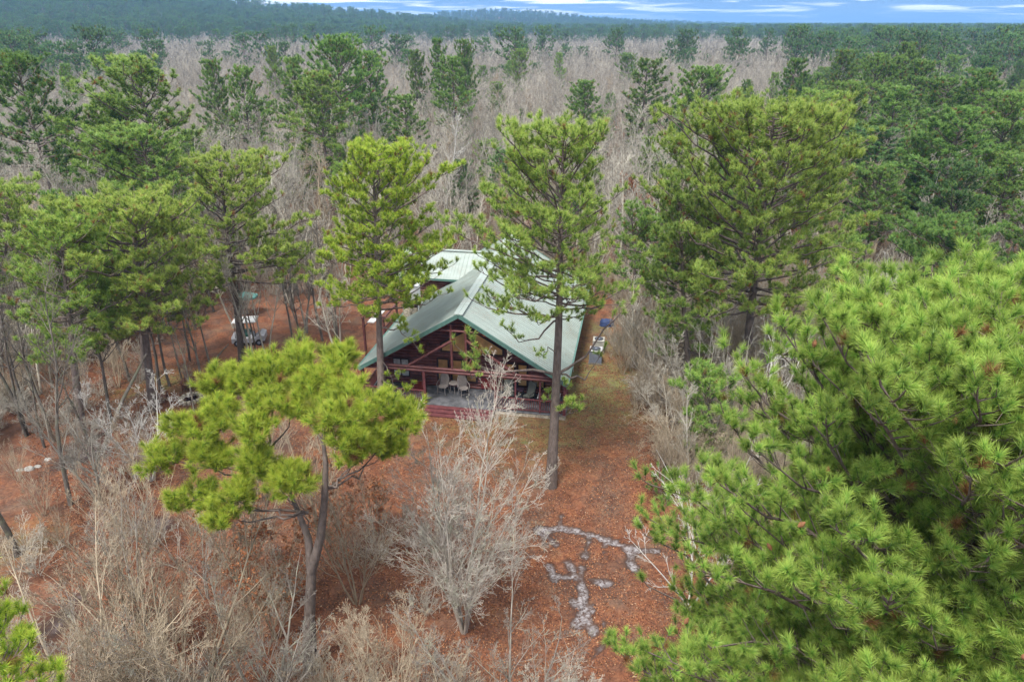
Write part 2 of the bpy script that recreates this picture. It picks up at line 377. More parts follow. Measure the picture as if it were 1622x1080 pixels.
M['stone'] = plain('pale_stone', (0.42, 0.36, 0.28), 0.85, 0.4, 5, b_str=0.5)
M['frame_dark'] = plain('dark_window_frame', (0.035, 0.018, 0.02), 0.5, 0.2)
M['blind'] = plain('tan_blind', (0.85, 0.55, 0.24), 0.6, 0.22, 1.8)
M['grey_metal'] = plain('grey_metal', (0.20, 0.22, 0.27), 0.5, 0.1, metallic=0.2)
M['white'] = plain('white_paint', (0.6, 0.6, 0.6), 0.4, 0.04)
M['black'] = plain('black_plastic', (0.02, 0.02, 0.022), 0.5, 0.1)
M['wicker'] = plain('grey_wicker', (0.32, 0.28, 0.26), 0.8, 0.3, 40)
M['sling'] = plain('grey_green_sling', (0.15, 0.155, 0.135), 0.8, 0.15, 20)
M['top_panel'] = plain('light_grey_metal', (0.42, 0.42, 0.44), 0.5, 0.1)
M['teal'] = plain('teal_cloth', (0.10, 0.26, 0.24), 0.7, 0.15)
M['navy'] = plain('navy_cloth', (0.03, 0.05, 0.13), 0.7, 0.2)
M['green_dark'] = plain('dark_green_vinyl', (0.02, 0.09, 0.07), 0.5, 0.1)
M['wood_brown'] = plain('brown_stained_wood', (0.14, 0.062, 0.045), 0.7, 0.3, 8)
def glass_mat():
    m = bpy.data.materials.new('window_glass'); m.use_nodes = True; nt = m.node_tree; nt.nodes.clear()
    t = N(nt, 'ShaderNodeBsdfTransparent'); t.inputs[0].default_value = (0.9, 0.9, 0.9, 1)
    g = N(nt, 'ShaderNodeBsdfGlossy'); g.inputs['Roughness'].default_value = 0.05
    fr = N(nt, 'ShaderNodeFresnel'); mx = N(nt, 'ShaderNodeMixShader'); o = N(nt, 'ShaderNodeOutputMaterial')
    nt.links.new(fr.outputs[0], mx.inputs[0]); nt.links.new(t.outputs[0], mx.inputs[1]); nt.links.new(g.outputs[0], mx.inputs[2]); nt.links.new(mx.outputs[0], o.inputs[0])
    return m
M['glass'] = glass_mat()
def lamp_mat():
    m = bpy.data.materials.new('warm_bulb'); m.use_nodes = True; b = m.node_tree.nodes['Principled BSDF']
    b.inputs['Base Color'].default_value = (1, 0.6, 0.25, 1); b.inputs['Emission Color'].default_value = (1, 0.5, 0.15, 1); b.inputs['Emission Strength'].default_value = 6
    return m
M['bulb'] = lamp_mat()

house = empty('log_house', hw(0, 0, 0), HA, 'dark red log house with pale green metal roof in the clearing', 'house')
def zroof(x): return RZ - SL * abs(x)
# walls of stacked logs
def log_wall(b, a, c, ztop, zbase=0.25, r=0.115, n=8, flip=False):
    """horizontal half logs between plan points a and c; ztop(s) gives the height allowed at fraction s"""
    a = np.array(a, float); c = np.array(c, float); L = np.linalg.norm(c - a)
    z = zbase + r; ss = np.linspace(0, 1, 201); zt = np.array([ztop(s) for s in ss])
    while z < zt.max():
        ok = np.where(zt > z + r * 0.3)[0]
        if len(ok):
            # contiguous runs
            runs = np.split(ok, np.where(np.diff(ok) > 1)[0] + 1)
            for q in runs:
                s0, s1 = ss[q[0]], ss[q[-1]]
                if (s1 - s0) * L < 0.15: continue
                p0 = a + (c - a) * s0; p1 = a + (c - a) * s1
                b.tube([(p0[0], p0[1], z), (p1[0], p1[1], z)], r * 1.02, n)
        z += 2 * r * 0.94
front = MB(); front.curm = 0
log_wall(front, (-6.1, WALL_Y + 0.05), (6.1, WALL_Y + 0.05), lambda s: zroof(-6.1 + 12.2 * s) - 0.18)
front.curm = 1
front.prism([(-6.0, 0, 0.2), (6.0, 0, 0.2), (6.0, 0, zroof(6.0) - 0.12), (0, 0, RZ - 0.15), (-6.0, 0, zroof(6.0) - 0.12)], (0, WALL_Y + 0.06, 0), (0, WALL_Y + 0.2, 0))
# side and back walls
front.curm = 0
for sx in (-1, 1):
    log_wall(front, (sx * 6.1, WALL_Y), (sx * 6.1, LEN - 0.5), lambda s: zroof(6.1) - 0.12)
log_wall(front, (-6.1, LEN - 0.5), (6.1, LEN - 0.5), lambda s: zroof(-6.1 + 12.2 * s) - 0.18)
front.curm = 1
for sx in (-1, 1): front.box((sx * 6.05, (WALL_Y + LEN) / 2, 1.25), (0.06, LEN - WALL_Y - 1.2, 2.2))
# upper front gable: log infill beside the open truss, at the porch front
front.build('wall', [M['log'], M['chink']], house)
fd = MB(); fd.box((0, (WALL_Y + LEN - 0.5) / 2, 0.1), (12.1, LEN - 0.5 - WALL_Y + 0.1, 0.3)); fd.build('foundation', M['stone'], house)
# roof
def slab(b, pts, th):    # pts: 4 corners counter-clockwise seen from above
    p = np.array(pts, float); q = p - np.array((0, 0, th))
    b.add(np.concatenate([p, q]), [(0, 1, 2, 3), (7, 6, 5, 4), (0, 4, 5, 1), (1, 5, 6, 2), (2, 6, 7, 3), (3, 7, 4, 0)])
def ribs(b, e0, e1, r0, r1, n, w=0.028, h=0.022):   # ribs from the eave line e0-e1 up to the ridge line r0-r1
    e0, e1, r0, r1 = [np.array(q, float) for q in (e0, e1, r0, r1)]
    for i in range(n):
        t = (i + 0.5) / n; a = e0 + (e1 - e0) * t; c = r0 + (r1 - r0) * t
        if np.linalg.norm(c - a) > 0.2: b.bar(a + (0, 0, h / 2 + 0.002), c + (0, 0, h / 2 + 0.002), w, h)
rf = MB(); th = 0.1
FY = -0.2
slab(rf, [(0, FY, RZ), (-HW, FY, EZ), (-HW, LEN, EZ), (0, LEN, RZ)][::-1], th)
slab(rf, [(HW, FY, EZ), (HW, LEN, EZ), (0, LEN, RZ), (0, FY, RZ)], th)
for s in (-1, 1):
    ribs(rf, (s * HW, FY, EZ), (s * HW, LEN, EZ), (s * 0.1, FY, RZ - 0.06), (s * 0.1, LEN, RZ - 0.06), 70)
rf.build('roof', M['roof_green'], house)
rt = MB()
rt.curm = 0
for s in (-1, 1):
    rt.bar((0, FY - 0.03, RZ - 0.10), (s * HW, FY - 0.03, EZ - 0.10), 0.06, 0.24)
    rt.bar((0, LEN + 0.03, RZ - 0.10), (s * HW, LEN + 0.03, EZ - 0.10), 0.06, 0.24)
    rt.bar((s * (HW + 0.05), FY, EZ - 0.04), (s * (HW + 0.05), LEN, EZ - 0.04), 0.11, 0.12)
rt.curm = 1
for s in (-1, 1): rt.bar((s * 0.14, FY - 0.05, RZ - 0.02), (s * 0.14, LEN + 0.05, RZ - 0.02), 0.26, 0.06)
rt.build('roof_trim', [M['roof_trim'], M['roof_green']], house)
# left wing: upper storey cross gable
WR, WE, WY0, WY1, WX = 6.38, 4.95, 10.0, 14.8, -7.3
wy = (WY0 + WY1) / 2; wg = MB()
slab(wg, [(WX, WY0, WE), (-1.9, WY0, WE), (-0.3, wy, WR), (WX, wy, WR)], 0.1)
slab(wg, [(WX, wy, WR), (-0.3, wy, WR), (-1.9, WY1, WE), (WX, WY1, WE)], 0.1)
ribs(wg, (WX + .1, WY0, WE), (-2.7, WY0, WE), (WX + .1, wy, WR), (-2.7, wy, WR), 20)
ribs(wg, (WX + .1, WY1, WE), (-2.7, WY1, WE), (WX + .1, wy, WR), (-2.7, wy, WR), 20)
for yy_ in (WY0, WY1):
    for i in range(7):
        x = -2.55 + i * 0.32; t_ = max(0, (x + 1.9) / 1.6)
        if t_ < .9: wg.bar((x, yy_ + (wy - yy_) * t_, WE + (WR - WE) * t_ + .02), (x, wy, WR + .02), .035, .035)
wg.bar((WX, wy, WR + 0.03), (-0.35, wy, WR + 0.03), 0.3, 0.06)
wg.build('wing_roof', M['roof_green'], house)
wt = MB(); wt.bar((WX, WY0 - 0.03, WE - 0.06), (-2.4, WY0 - 0.03, WE - 0.06), 0.05, 0.16)
wt.bar((WX - 0.03, WY0, WE - 0.06), (WX - 0.03, wy, WR - 0.06), 0.05, 0.2); wt.bar((WX - 0.03, WY1, WE - 0.06), (WX - 0.03, wy, WR - 0.06), 0.05, 0.2)
wt.build('wing_trim', M['roof_trim'], house)
ww = MB(); ww.curm = 0
log_wall(ww, (-6.9, WY0 + 0.45), (-1.6, WY0 + 0.45), lambda s: WE - 0.02 + 0.2)
log_wall(ww, (-6.9, WY0 + 0.45), (-6.9, WY1 - 0.45), lambda s: WR - 0.1 - abs(s - .5) * 2 * 1.2)
log_wall(ww, (-6.9, WY1 - 0.45), (-1.6, WY1 - 0.45), lambda s: WE + 0.18)
ww.curm = 1; ww.box((-4.25, wy, 2.6), (5.2, WY1 - WY0 - 1.0, 4.6))
ww.build('wing_wall', [M['log'], M['chink']], house)
# chimney on the left eave
ch = MB(); ch.curm = 0
random.seed(3)
for k in range(16):
    z = 0.25 + k * 0.235
    n = 3
    for i in range(n):
        ch.box((-5.25 + (i - 1) * 0.36 + random.uniform(-.02, .02), 7.2 + random.uniform(-.02, .01), z), (0.345, 1.0, 0.22))
ch.curm = 1; ch.box((-5.25, 7.22, 2.1), (1.04, 0.9, 4.0))
ch.build('chimney_stone', [M['stone'], M['chink']], house)
cm_ = MB(); cm_.box((-5.1, 7.5, 4.65), (0.62, 0.62, 1.3)); cm_.box((-5.1, 7.5, 5.33), (0.72, 0.72, 0.06)); cm_.bar((-4.62, 6.68, 2.4), (-4.62, 6.68, 4.1), 0.07)
cm_.build('chimney_flue_box', M['white'], house)
cc = MB(); cc.curm = 0; cc.tube([(-5.2, 7.5, 5.35), (-5.2, 7.5, 5.72)], 0.17, 12); cc.curm = 1; cc.tube([(-5.2, 7.5, 5.72), (-5.2, 7.5, 5.80)], 0.24, 12)
cc.build('chimney_cap', [M['black'], M['white']], house)

# porch
DZ = 0.28
dk = MB()
for i in range(19): dk.box((0, 0.0 + i * 0.138, DZ - 0.02), (12.9, 0.128, 0.04))
dk.box((0, 1.2, DZ - 0.07), (12.7, 2.3, 0.05)); dk.build('porch_deck', M['deck'], house)
sk = MB()
sk.box((0, 0.2, 0.0), (12.6, 0.1, 0.4))
for k in range(2):
    x = -6.4
    while x < 6.4:
        w = random.uniform(0.3, 0.7); w = min(w, 6.45 - x)
        if not (-2.4 < x + w / 2 < 2.1): sk.box((x + w / 2, 0.05 + random.uniform(-.012, .012), 0.03 + 0.12 * k), (w - 0.015, 0.2, 0.115))
        x += w
sk.build('porch_footing', M['stone'], house)
st = MB()
for k in range(3): st.box((-0.12, -0.26 - k * 0.32, DZ - 0.03 - (k + 0) * 0.09), (4.4, 0.34, 0.05)); st.box((-0.12, -0.38 - k * 0.32, (DZ - 0.06 - k * 0.09) / 2), (4.36, 0.05, DZ - 0.06 - k * 0.09))
st.build('porch_steps', M['trim_light'], house)
POSTS = [-6.35, -2.36, 2.12, 3.35, 4.85, 6.35]
for i, x in enumerate(POSTS):
    p = MB(); w = 0.17 if i in (0, 1, 2, 5) else 0.09
    p.box((x, 0.05, (DZ + 2.5) / 2), (w, w, 2.5 - DZ)); p.build('porch_post', M['trim_light'], house)
bm_ = MB(); bm_.tube([(-6.3, 0.05, 2.56), (6.3, 0.05, 2.56)], 0.095, 10); bm_.tube([(-5.9, 0.05, 2.76), (5.9, 0.05, 2.76)], 0.095, 10)
bm_.build('tie_beam', M['trim'], house)
tr = MB()
for s in (-1, 1):
    tr.tube([(s * 3.3, 0.05, 2.85), (s * 0.35, 0.05, 4.8)], 0.09, 8)
    tr.tube([(s * 5.8, 0.05, 2.72), (0, 0.05, RZ - 0.28)], 0.09, 8)
for x in (-0.55, 0.35): tr.tube([(x, 0.05, 2.85), (x, 0.05, RZ - 0.42 - abs(x) * SL)], 0.085, 8)
tr.tube([(-1.5, 0.05, 5.35), (1.5, 0.05, 5.35)], 0.07, 8)
for x in (-2.9, 2.6, 0.35): tr.bar((x, 0.1, 2.85), (x + 0.2, WALL_Y - 0.1, 3.4), 0.09)
tr.build('gable_truss', M['trim'], house)
for (x0, x1) in ((-6.25, -2.46), (2.22, 6.25)):
    rl = MB(); rl.box(((x0 + x1) / 2, 0.05, 1.16), (x1 - x0, 0.11, 0.05)); rl.box(((x0 + x1) / 2, 0.05, 0.41), (x1 - x0, 0.05, 0.06))
    n = int((x1 - x0) / 0.115)
    for i in range(n): rl.box((x0 + (i + .5) * (x1 - x0) / n, 0.05, 0.785), (0.035, 0.03, 0.71))
    rl.build('porch_railing', M['trim_light'], house)
for s in (-1, 1):
    rl = MB(); rl.box((s * 6.35, 1.25, 1.16), (0.1, 2.2, 0.05)); rl.box((s * 6.35, 1.25, 0.41), (0.05, 2.2, 0.06))
    for i in range(18): rl.box((s * 6.35, 0.22 + i * 0.12, 0.785), (0.03, 0.035, 0.71))
    rl.build('porch_railing', M['trim_light'], house)

def window(poly, lowx=0):
    """poly: list of (x,z) corners on the front wall"""
    P = np.array(poly, float); c = P.mean(0)
    y = WALL_Y - 0.10
    f = MB(); k = len(P)
    for i in range(k):
        a, b_ = P[i], P[(i + 1) % k]; d = (b_ - a) / np.linalg.norm(b_ - a) * 0.05
        f.bar((a[0] - d[0], y, a[1] - d[1]), (b_[0] + d[0], y, b_[1] + d[1]), 0.10, 0.10 + 0.003 * (i % 2))
    fo = f.build('window', M['frame_dark'], house)
    bl = MB(); In = c + (P - c) * 0.995
    bl.prism([(q[0], 0, q[1]) for q in In], (0, y + 0.045, 0), (0, y + 0.02, 0))
    z0, z1 = P[:, 1].min(), P[:, 1].max()
    if k == 4 and abs(P[0][1] - P[1][1]) < .01 and abs(P[2][1] - P[3][1]) < .01:
        for z in np.arange(z0 + 0.06, z1 - 0.03, 0.075): bl.box((c[0], y + 0.016, z), (np.ptp(P[:, 0]) - 0.08, 0.012, 0.045))
    bl.build('blind', M['blind'], fo)
    g = MB(); g.add([(q[0], y - 0.015, q[1]) for q in In], [tuple(range(k))]); g.build('pane', M['glass'], fo)
def rect(x0, x1, z0, z1): return [(x0, z0), (x1, z0), (x1, z1), (x0, z1)]
for a in ((-2.15, -1.42), (-1.22, -0.52), (-0.28, 0.42)):
    window(rect(a[0], a[1], 0.80, 2.32))
for a in ((2.12, 2.92), (3.1, 3.72)): window(rect(a[0], a[1], 0.80, 2.36))
window(rect(4.06, 4.82, 0.78, 1.55))
window([(-1.85, 2.85), (-0.15, 2.85), (-0.15, 4.45), (-1.85, 3.4)])
window([(0.2, 2.85), (2.17, 2.85), (2.17, 3.3), (0.2, 4.45)])
wl = MB(); wl.curm = 0; wl.box((0.85, WALL_Y - 0.14, 4.62), (0.12, 0.14, 0.2)); wl.curm = 1; wl.tube([(0.85, WALL_Y - 0.25, 4.4), (0.85, WALL_Y - 0.25, 4.52)], 0.06, 8)
wl.build('porch_light', [M['black'], M['bulb']], house)
# side window of the porch store at the far left, pale panes
pw = MB()
pw.box((-4.6, WALL_Y - 0.12, 1.5), (1.1, 0.06, 1.3)); fo = pw.build('window', M['frame_dark'], house)
pp = MB(); pp.box((-4.87, WALL_Y - 0.16, 1.5), (0.44, 0.03, 1.15)); pp.box((-4.33, WALL_Y - 0.16, 1.5), (0.44, 0.03, 1.15)); pp.build('pane', plain('pale_pane', (0.42, 0.44, 0.46), 0.2, 0.2), fo)
dr = MB(); dr.box((1.2, WALL_Y - 0.13, 0.78), (0.95, 0.05, 0.72)); dr.box((1.2, WALL_Y - 0.15, 1.12), (1.0, 0.09, 0.05))
dr.build('wall_panel', plain('deep_red_board', (0.20, 0.03, 0.03), 0.5, 0.15), house)
# thin vent pipe
vp = MB(); vp.tube([(3.2, 6, zroof(3.2)), (3.2, 6, zroof(3.2) + 0.35)], 0.05, 8); vp.build('vent_pipe', M['white'], house)
# timber shade frame on the left of the house
sf = empty('shade_frame', hw(-7.7, 7.4, 0), HA, 'dark maroon timber frame with white panels beside the left eave', 'pergola')
for (x, y) in ((-0.8, -1.4), (0.7, -1.4), (-0.8, 1.4), (0.7, 1.4)):
    p = MB(); p.box((x, y, 1.6), (0.14, 0.14, 3.2)); p.build('post', M['trim'], sf)
b = MB()
for x in (-0.8, 0.7): b.bar((x, -1.6, 3.25), (x, 1.6, 3.25), 0.12, 0.12)
for y in (-1.4, 0, 1.4): b.bar((-1.0, y, 3.37), (0.9, y, 3.37), 0.08, 0.11)
b.bar((-.8, -1.4, 2.5), (-.8, 1.4, 2.5), .06, .08); b.bar((.7, -1.4, 2.5), (.7, 1.4, 2.5), .06, .08)
for i in range(18): b.box((0.7, -1.3 + i * .15, 2.05), (.03, .035, .9))
b.build('beam', M['trim'], sf)
b = MB(); b.box((-0.35, -0.55, 2.78), (0.5, 1.3, 0.04)); b.box((-0.35, 0.85, 2.78), (0.5, 1.2, 0.04)); b.build('panel', M['white'], sf)

# ---------------------------------------------------------------- porch furniture
def wicker_chair(loc, rz, label):
    e = empty('wicker_chair', loc, rz, label, 'chair', 'tall wicker chairs on the porch')
    s = MB(); a = np.linspace(0, 2 * math.pi, 17)
    s.tube([(0.27 * math.cos(t), 0.25 * math.sin(t), 0.42) for t in a], 0.022, 6, False)
    s.prism([(0.26 * math.cos(t), 0.24 * math.sin(t), 0) for t in a[:-1]], (0, 0, 0.40), (0, 0, 0.43)); s.build('seat', M['wicker'], e)
    bk = MB(); arch = [(0.30 * math.cos(t), 0.22 + 0.10 * max(0, math.sin(t)), 0.62 + 0.62 * math.sin(t)) for t in np.linspace(-0.35, math.pi + 0.35, 19)]
    bk.tube(arch, 0.022, 6, True)
    ip = [(0.27 * math.cos(t), 0.235 + 0.09 * max(0, math.sin(t)), 0.62 + 0.58 * math.sin(t)) for t in np.linspace(-0.35, math.pi + 0.35, 19)]
    bk.prism(ip, (0, 0, 0), (0, 0.02, 0))
    for x in np.linspace(-0.2, 0.2, 6): bk.tube([(x, 0.2, 0.42), (x * 0.9, 0.31, 0.62 + 0.57 * math.sqrt(1 - (x / 0.28) ** 2))], 0.010, 5)
    bk.build('backrest', M['wicker'], e)
    for s_ in (-1, 1):
        ar = MB(); ar.tube([(s_ * 0.27, 0.2, 0.75), (s_ * 0.33, 0, 0.66), (s_ * 0.3, -0.22, 0.6), (s_ * 0.26, -0.24, 0.42)], 0.02, 6); ar.build('armrest', M['wicker'], e)
        for y in (-0.22, 0.2):
            l = MB(); l.tube([(s_ * 0.22, y, 0.42), (s_ * 0.27, y * 1.25, 0)], 0.02, 6); l.build('leg', M['wicker'], e)
    for y in (-.25, .24): st_ = MB(); st_.tube([(-.25, y, .15), (.25, y, .15)], .013, 5); st_.build('stretcher', M['wicker'], e)
    e.scale = (1.08, 1.08, 1.15)
    return e
wicker_chair(hw(-1.62, 1.55, DZ), HA + R(-12), 'tall round-backed wicker chair on the porch, left of the small table')
wicker_chair(hw(-0.25, 1.5, DZ), HA + R(35), 'tall round-backed wicker chair on the porch, right of the small table')
e = empty('round_table', hw(-0.95, 1.75, DZ), HA, 'small round pale table between the two wicker chairs on the porch', 'table')
b = MB(); b.tube([(0, 0, 0.66), (0, 0, 0.70)], 0.33, 20); b.build('table_top', M['wicker'], e)
for k in range(4):
    b = MB(); t = k * math.pi / 2 + .4; b.tube([(0.2 * math.cos(t), 0.2 * math.sin(t), 0.66), (0.28 * math.cos(t), 0.28 * math.sin(t), 0)], 0.018, 6); b.build('leg', M['wicker'], e)
def sling_chair(loc, rz, label):
    e = empty('sling_chair', loc, rz, label, 'chair', 'grey sling chairs on the porch')
    s = MB(); s.prism([(0, -0.28, 0.44), (0, 0.2, 0.38), (0, 0.2, 0.35), (0, -0.28, 0.41)], (-0.27, 0, 0), (0.27, 0, 0)); s.build('seat', M['sling'], e)
    s = MB(); s.prism([(0, 0.2, 0.38), (0, 0.44, 1.12), (0, 0.52, 1.16), (0, 0.50, 1.12), (0, 0.25, 0.36)], (-0.27, 0, 0), (0.27, 0, 0)); s.build('backrest', M['sling'], e)
    for s_ in (-1, 1):
        f = MB(); f.tube([(s_ * .3, -.3, .43), (s_ * .3, .2, .37), (s_ * .3, .47, 1.13)], .018, 6); f.tube([(s_ * .32, -.25, .64), (s_ * .32, .3, .64)], .02, 6)
        f.build('side_frame', M['black'], e)
        for y in (-.26, .3):
            f = MB(); f.tube([(s_ * .31, y, .64), (s_ * .31, y * 1.15, 0)], .016, 6); f.build('leg', M['black'], e)
    return e
sling_chair(hw(2.72, 1.4, DZ), HA + R(14), 'grey sling chair behind the right railing, next to the big post')
sling_chair(hw(3.95, 1.4, DZ), HA + R(-28), 'grey sling chair behind the right railing, turned toward the other one')
e = empty('dark_table', hw(3.33, 1.85, DZ), HA, 'small dark table between the two grey sling chairs', 'table')
b = MB(); b.box((0, 0, .55), (.5, .45, .04)); b.build('table_top', plain('plum_table', (.05, .03, .05)), e)
for x in (-.2, .2):
    for y in (-.18, .18): b = MB(); b.box((x, y, .265), (.04, .04, .53)); b.build('leg', M['black'], e)
e = empty('side_table', hw(5.3, 1.0, DZ), HA, 'low maroon slatted bench table near the right end of the porch', 'table')
b = MB()
for i in range(8): b.box((-.55 + i * .157, 0, .72), (.145, .75, .03))
b.build('table_top', M['wood_brown'], e)
for x in (-.66, .66): b = MB(); b.bar((x, -.4, .72), (x, .4, .72), .05, .05); b.build('edge_rail', M['white'], e)
for x in (-.55, .55):
    for y in (-.3, .3): b = MB(); b.box((x, y, .35), (.07, .07, .7)); b.build('leg', M['trim'], e)
e = empty('storage_chest', hw(-3.4, 1.95, DZ), HA, 'dark red wooden chest against the log wall at the left of the porch', 'chest')
b = MB(); b.box((0, 0, .3), (.95, .5, .6)); b.build('body', plain('chest_red', (.14, .025, .022), .5), e); b = MB(); b.box((0, 0, .635), (1.0, .56, .06)); b.build('lid', M['wood_brown'], e)
# small yard sign at the left step post
e = empty('yard_sign', hw(-2.45, -0.16, 0), HA, 'small white sign with a red band on the post beside the porch steps', 'sign')
b = MB(); b.bar((0, 0, 0), (0, 0, .42), .02); b.build('stake', M['grey_metal'], e)
b = MB(); b.curm = 0; b.box((0, -.02, .52), (.26, .02, .26)); b.curm = 1; b.box((0, -.033, .47), (.24, .006, .07)); b.build('board', [M['white'], plain('sign_red', (.5, .06, .08))], e)

# ---------------------------------------------------------------- things beside the house
def ac_unit(loc, rz, s, col, label):
    e = empty('air_conditioner', loc, rz, label, 'air conditioner', 'air conditioning units beside the house')
    b = MB(); b.box((0, 0, 0.05), (.95 * s, .95 * s, 0.1)); b.build('pad', M['bark_dark'], e)
    b = MB(); b.box((0, 0, 0.1 + 0.45 * s), (0.8 * s, 0.8 * s, 0.88 * s))
    for i in range(11): b.box((0, 0, 0.1 + (0.10 + i * 0.075) * s), (0.83 * s, 0.83 * s, 0.035 * s))
    for x in (-1, 1):
        for y in (-1, 1): b.box((x * .4 * s, y * .4 * s, 0.1 + 0.45 * s), (0.07 * s, 0.07 * s, 0.885 * s))
    b.build('cabinet', col, e)
    b = MB(); a = np.linspace(0, 2 * math.pi, 25)
    b.box((0, 0, 0.1 + 0.905 * s), (0.88 * s, 0.88 * s, 0.04)); b.build('top_panel', M['top_panel'] if s > .97 else col, e)
    b = MB(); b.tube([(0, 0, 0.1 + 0.92 * s), (0, 0, 0.16 + 0.9 * s)], 0.33 * s, 20); b.build('fan_well', M['black'], e)
    b = MB()
    for r in (.12, .22, .32): b.tube([(r * s * math.cos(t), r * s * math.sin(t), .175 + .9 * s) for t in a], .008, 4, False)
    for t in np.arange(0, math.pi, math.pi / 6): b.bar((-.33 * s * math.cos(t), -.33 * s * math.sin(t), .175 + .9 * s), (.33 * s * math.cos(t), .33 * s * math.sin(t), .175 + .9 * s), .008)
    b.tube([(0, 0, .17 + .9 * s), (0, 0, .19 + .9 * s)], .09 * s, 12)
    b.build('fan_grille', M['grey_metal'], e)
p = at_z(944, 577); ac_unit((p[0], p[1] + .4, zat(p[0], p[1])), HA, 1.0, M['grey_metal'], 'blue-grey air conditioner with white rim beside the right side of the house, the nearer one')
p = at_z(947, 566); ac_unit((p[0] + .15, p[1] + 1.1, zat(p[0], p[1])), HA, 0.95, plain('beige_metal', (.40, .39, .35)), 'beige air conditioner partly hidden behind the nearer blue-grey one')
e = empty('electric_meter', hw(6.25, 6.4, 1.4), HA, 'small grey meter box with pipe on the right wall of the house', 'meter box')
b = MB(); b.box((0.02, 0, 0), (.16, .3, .45)); b.build('box', M['grey_metal'], e); b = MB(); b.tube([(.05, .05, -.22), (.05, .05, -1.35)], .03, 6); b.build('conduit', M['white'], e)
# crumpled navy tarp bundle
def blob(name, c, dims, m, label, cat, seed, parent=None):
    b = MB(); n, k = 14, 18; V = []
    for i in range(n + 1):
        th_ = math.pi / 2 * i / n
        for j in range(k):
            ph = 2 * math.pi * j / k
            q = 1 + 0.28 * (vnoise(3 * math.cos(ph) + 9, 3 * math.sin(ph) + i * .5 + 9, 1.1, seed) - .5)
            V.append((dims[0] * math.cos(th_) ** .6 * math.cos(ph) * q, dims[1] * math.cos(th_) ** .6 * math.sin(ph) * q, dims[2] * math.sin(th_) * q))
    F = [(i * k + j, i * k + (j + 1) % k, (i + 1) * k + (j + 1) % k, (i + 1) * k + j) for i in range(n) for j in range(k)]
    b.add(V, F, smooth=True); o = b.build(name, m, parent); o.location = c
    if label: tag(o, label, cat)
    return o
p = at_z(961, 515); blob('tarp_bundle', (p[0], p[1], zat(p[0], p[1]) - .02), (.62, .42, .55), M['navy'], 'crumpled dark blue tarp bundle on the bare ground right of the house', 'tarp', 4)

# utility cart under the pines (white roof, green seat)
p = at_z(392, 548); e = empty('utility_cart', (p[0], p[1] + .6, zat(p[0], p[1])), R(8), 'white roofed utility cart with dark green seat parked in the left yard', 'utility cart')
b = MB(); b.prism([(0, -.62, .25), (0, .62, .25), (0, .62, .62), (0, .5, .72), (0, -.5, .72), (0, -.62, .60)], (-1.15, 0, 0), (.35, 0, 0)); b.prism([(.35, -.6, .28), (1.2, -.55, .3), (1.2, -.55, .7), (.9, -.6, .85), (.35, -.6, .45)], (0, 0, 0), (0, 1.2, 0)); b.build('body', plain('cart_grey', (.33, .33, .36), .5), e)
b = MB(); b.box((-.15, 0, .82), (.5, 1.1, .16)); b.box((-.42, 0, 1.12), (.12, 1.1, .45)); b.build('seat', M['green_dark'], e)
b = MB(); b.box((-.1, 0, 1.86), (1.7, 1.25, .05)); b.box((-.1, 0, 1.90), (1.55, 1.1, .04)); b.build('roof', M['white'], e)
for x in (-.85, .62):
    for y in (-.55, .55): b = MB(); b.tube([(x, y, .65), (x * .9, y, 1.85)], .025, 6); b.build('roof_post', M['black'], e)
b = MB(); b.tube([(.55, -.25, .85), (.3, -.25, 1.15)], .02, 6); a = np.linspace(0, 2 * math.pi, 17); b.tube([(.3 + .07 * math.sin(t), -.25 + .17 * math.cos(t), 1.16 + .15 * math.sin(t)) for t in a], .017, 6, False); b.build('steering_wheel', M['black'], e)
for x in (-.75, .8):
    for y in (-.58, .58):
        w = MB(); w.tube([(x, y - .1, .24), (x, y + .1, .24)], .24, 18); wo_ = w.build('wheel', M['black'], e); h = MB(); h.tube([(x, y - .115, .24), (x, y + .115, .24)], .12, 12); h.build('rim', M['grey_metal'], wo_)
p = at_z(389, 503); e = empty('canopy', (p[0], p[1] + .6, zat(p[0], p[1])), .3, 'small teal cloth canopy standing behind the white roofed cart', 'canopy')
b = MB(); V = [(0, 0, 2.1)] + [(1.0 * math.cos(t), .8 * math.sin(t), 1.72 + .05 * math.cos(4 * t)) for t in np.linspace(0, 2 * math.pi, 17)[:-1]]; V += [(v[0], v[1], v[2] - .14) for v in V[1:]]
b.add(V, [(0, 1 + i, 1 + (i + 1) % 16) for i in range(16)]); b.add(V, [(1 + i, 17 + i, 17 + (i + 1) % 16, 1 + (i + 1) % 16) for i in range(16)]); b.build('cover', M['teal'], e)
b = MB(); b.tube([(0, 0, 0), (0, 0, 2.08)], .03, 6); b.build('pole', M['grey_metal'], e)

# adirondack chairs round a fire pit
def adirondack(loc, rz, label):
    e = empty('adirondack_chair', loc, rz, label, 'chair', 'brown slatted chairs around the fire pit')
    b = MB()
    for i in range(6): b.box((0, -.3 + i * .105, .36 - i * .022), (.56, .09, .025))
    b.build('seat', M['wood_brown'], e); b = MB()
    for i in range(6):
        x = -.25 + i * .1; b.bar((x, .26, .24), (x * 1.12, .58, 1.02 - abs(i - 2.5) * .035), .085, .025)
    b.build('backrest', M['wood_brown'], e)
    for s in (-1, 1):
        b = MB(); b.box((s * .35, -.02, .56), (.13, .75, .03)); b.build('armrest', M['wood_brown'], e)
        b = MB(); b.box((s * .31, -.32, .28), (.05, .1, .55)); b.build('leg', M['wood_brown'], e)
        b = MB(); b.bar((s * .31, -.32, .3), (s * .31, .55, .04), .04, .1); b.build('leg', M['wood_brown'], e)
    return e
fp = at_z(303, 634)
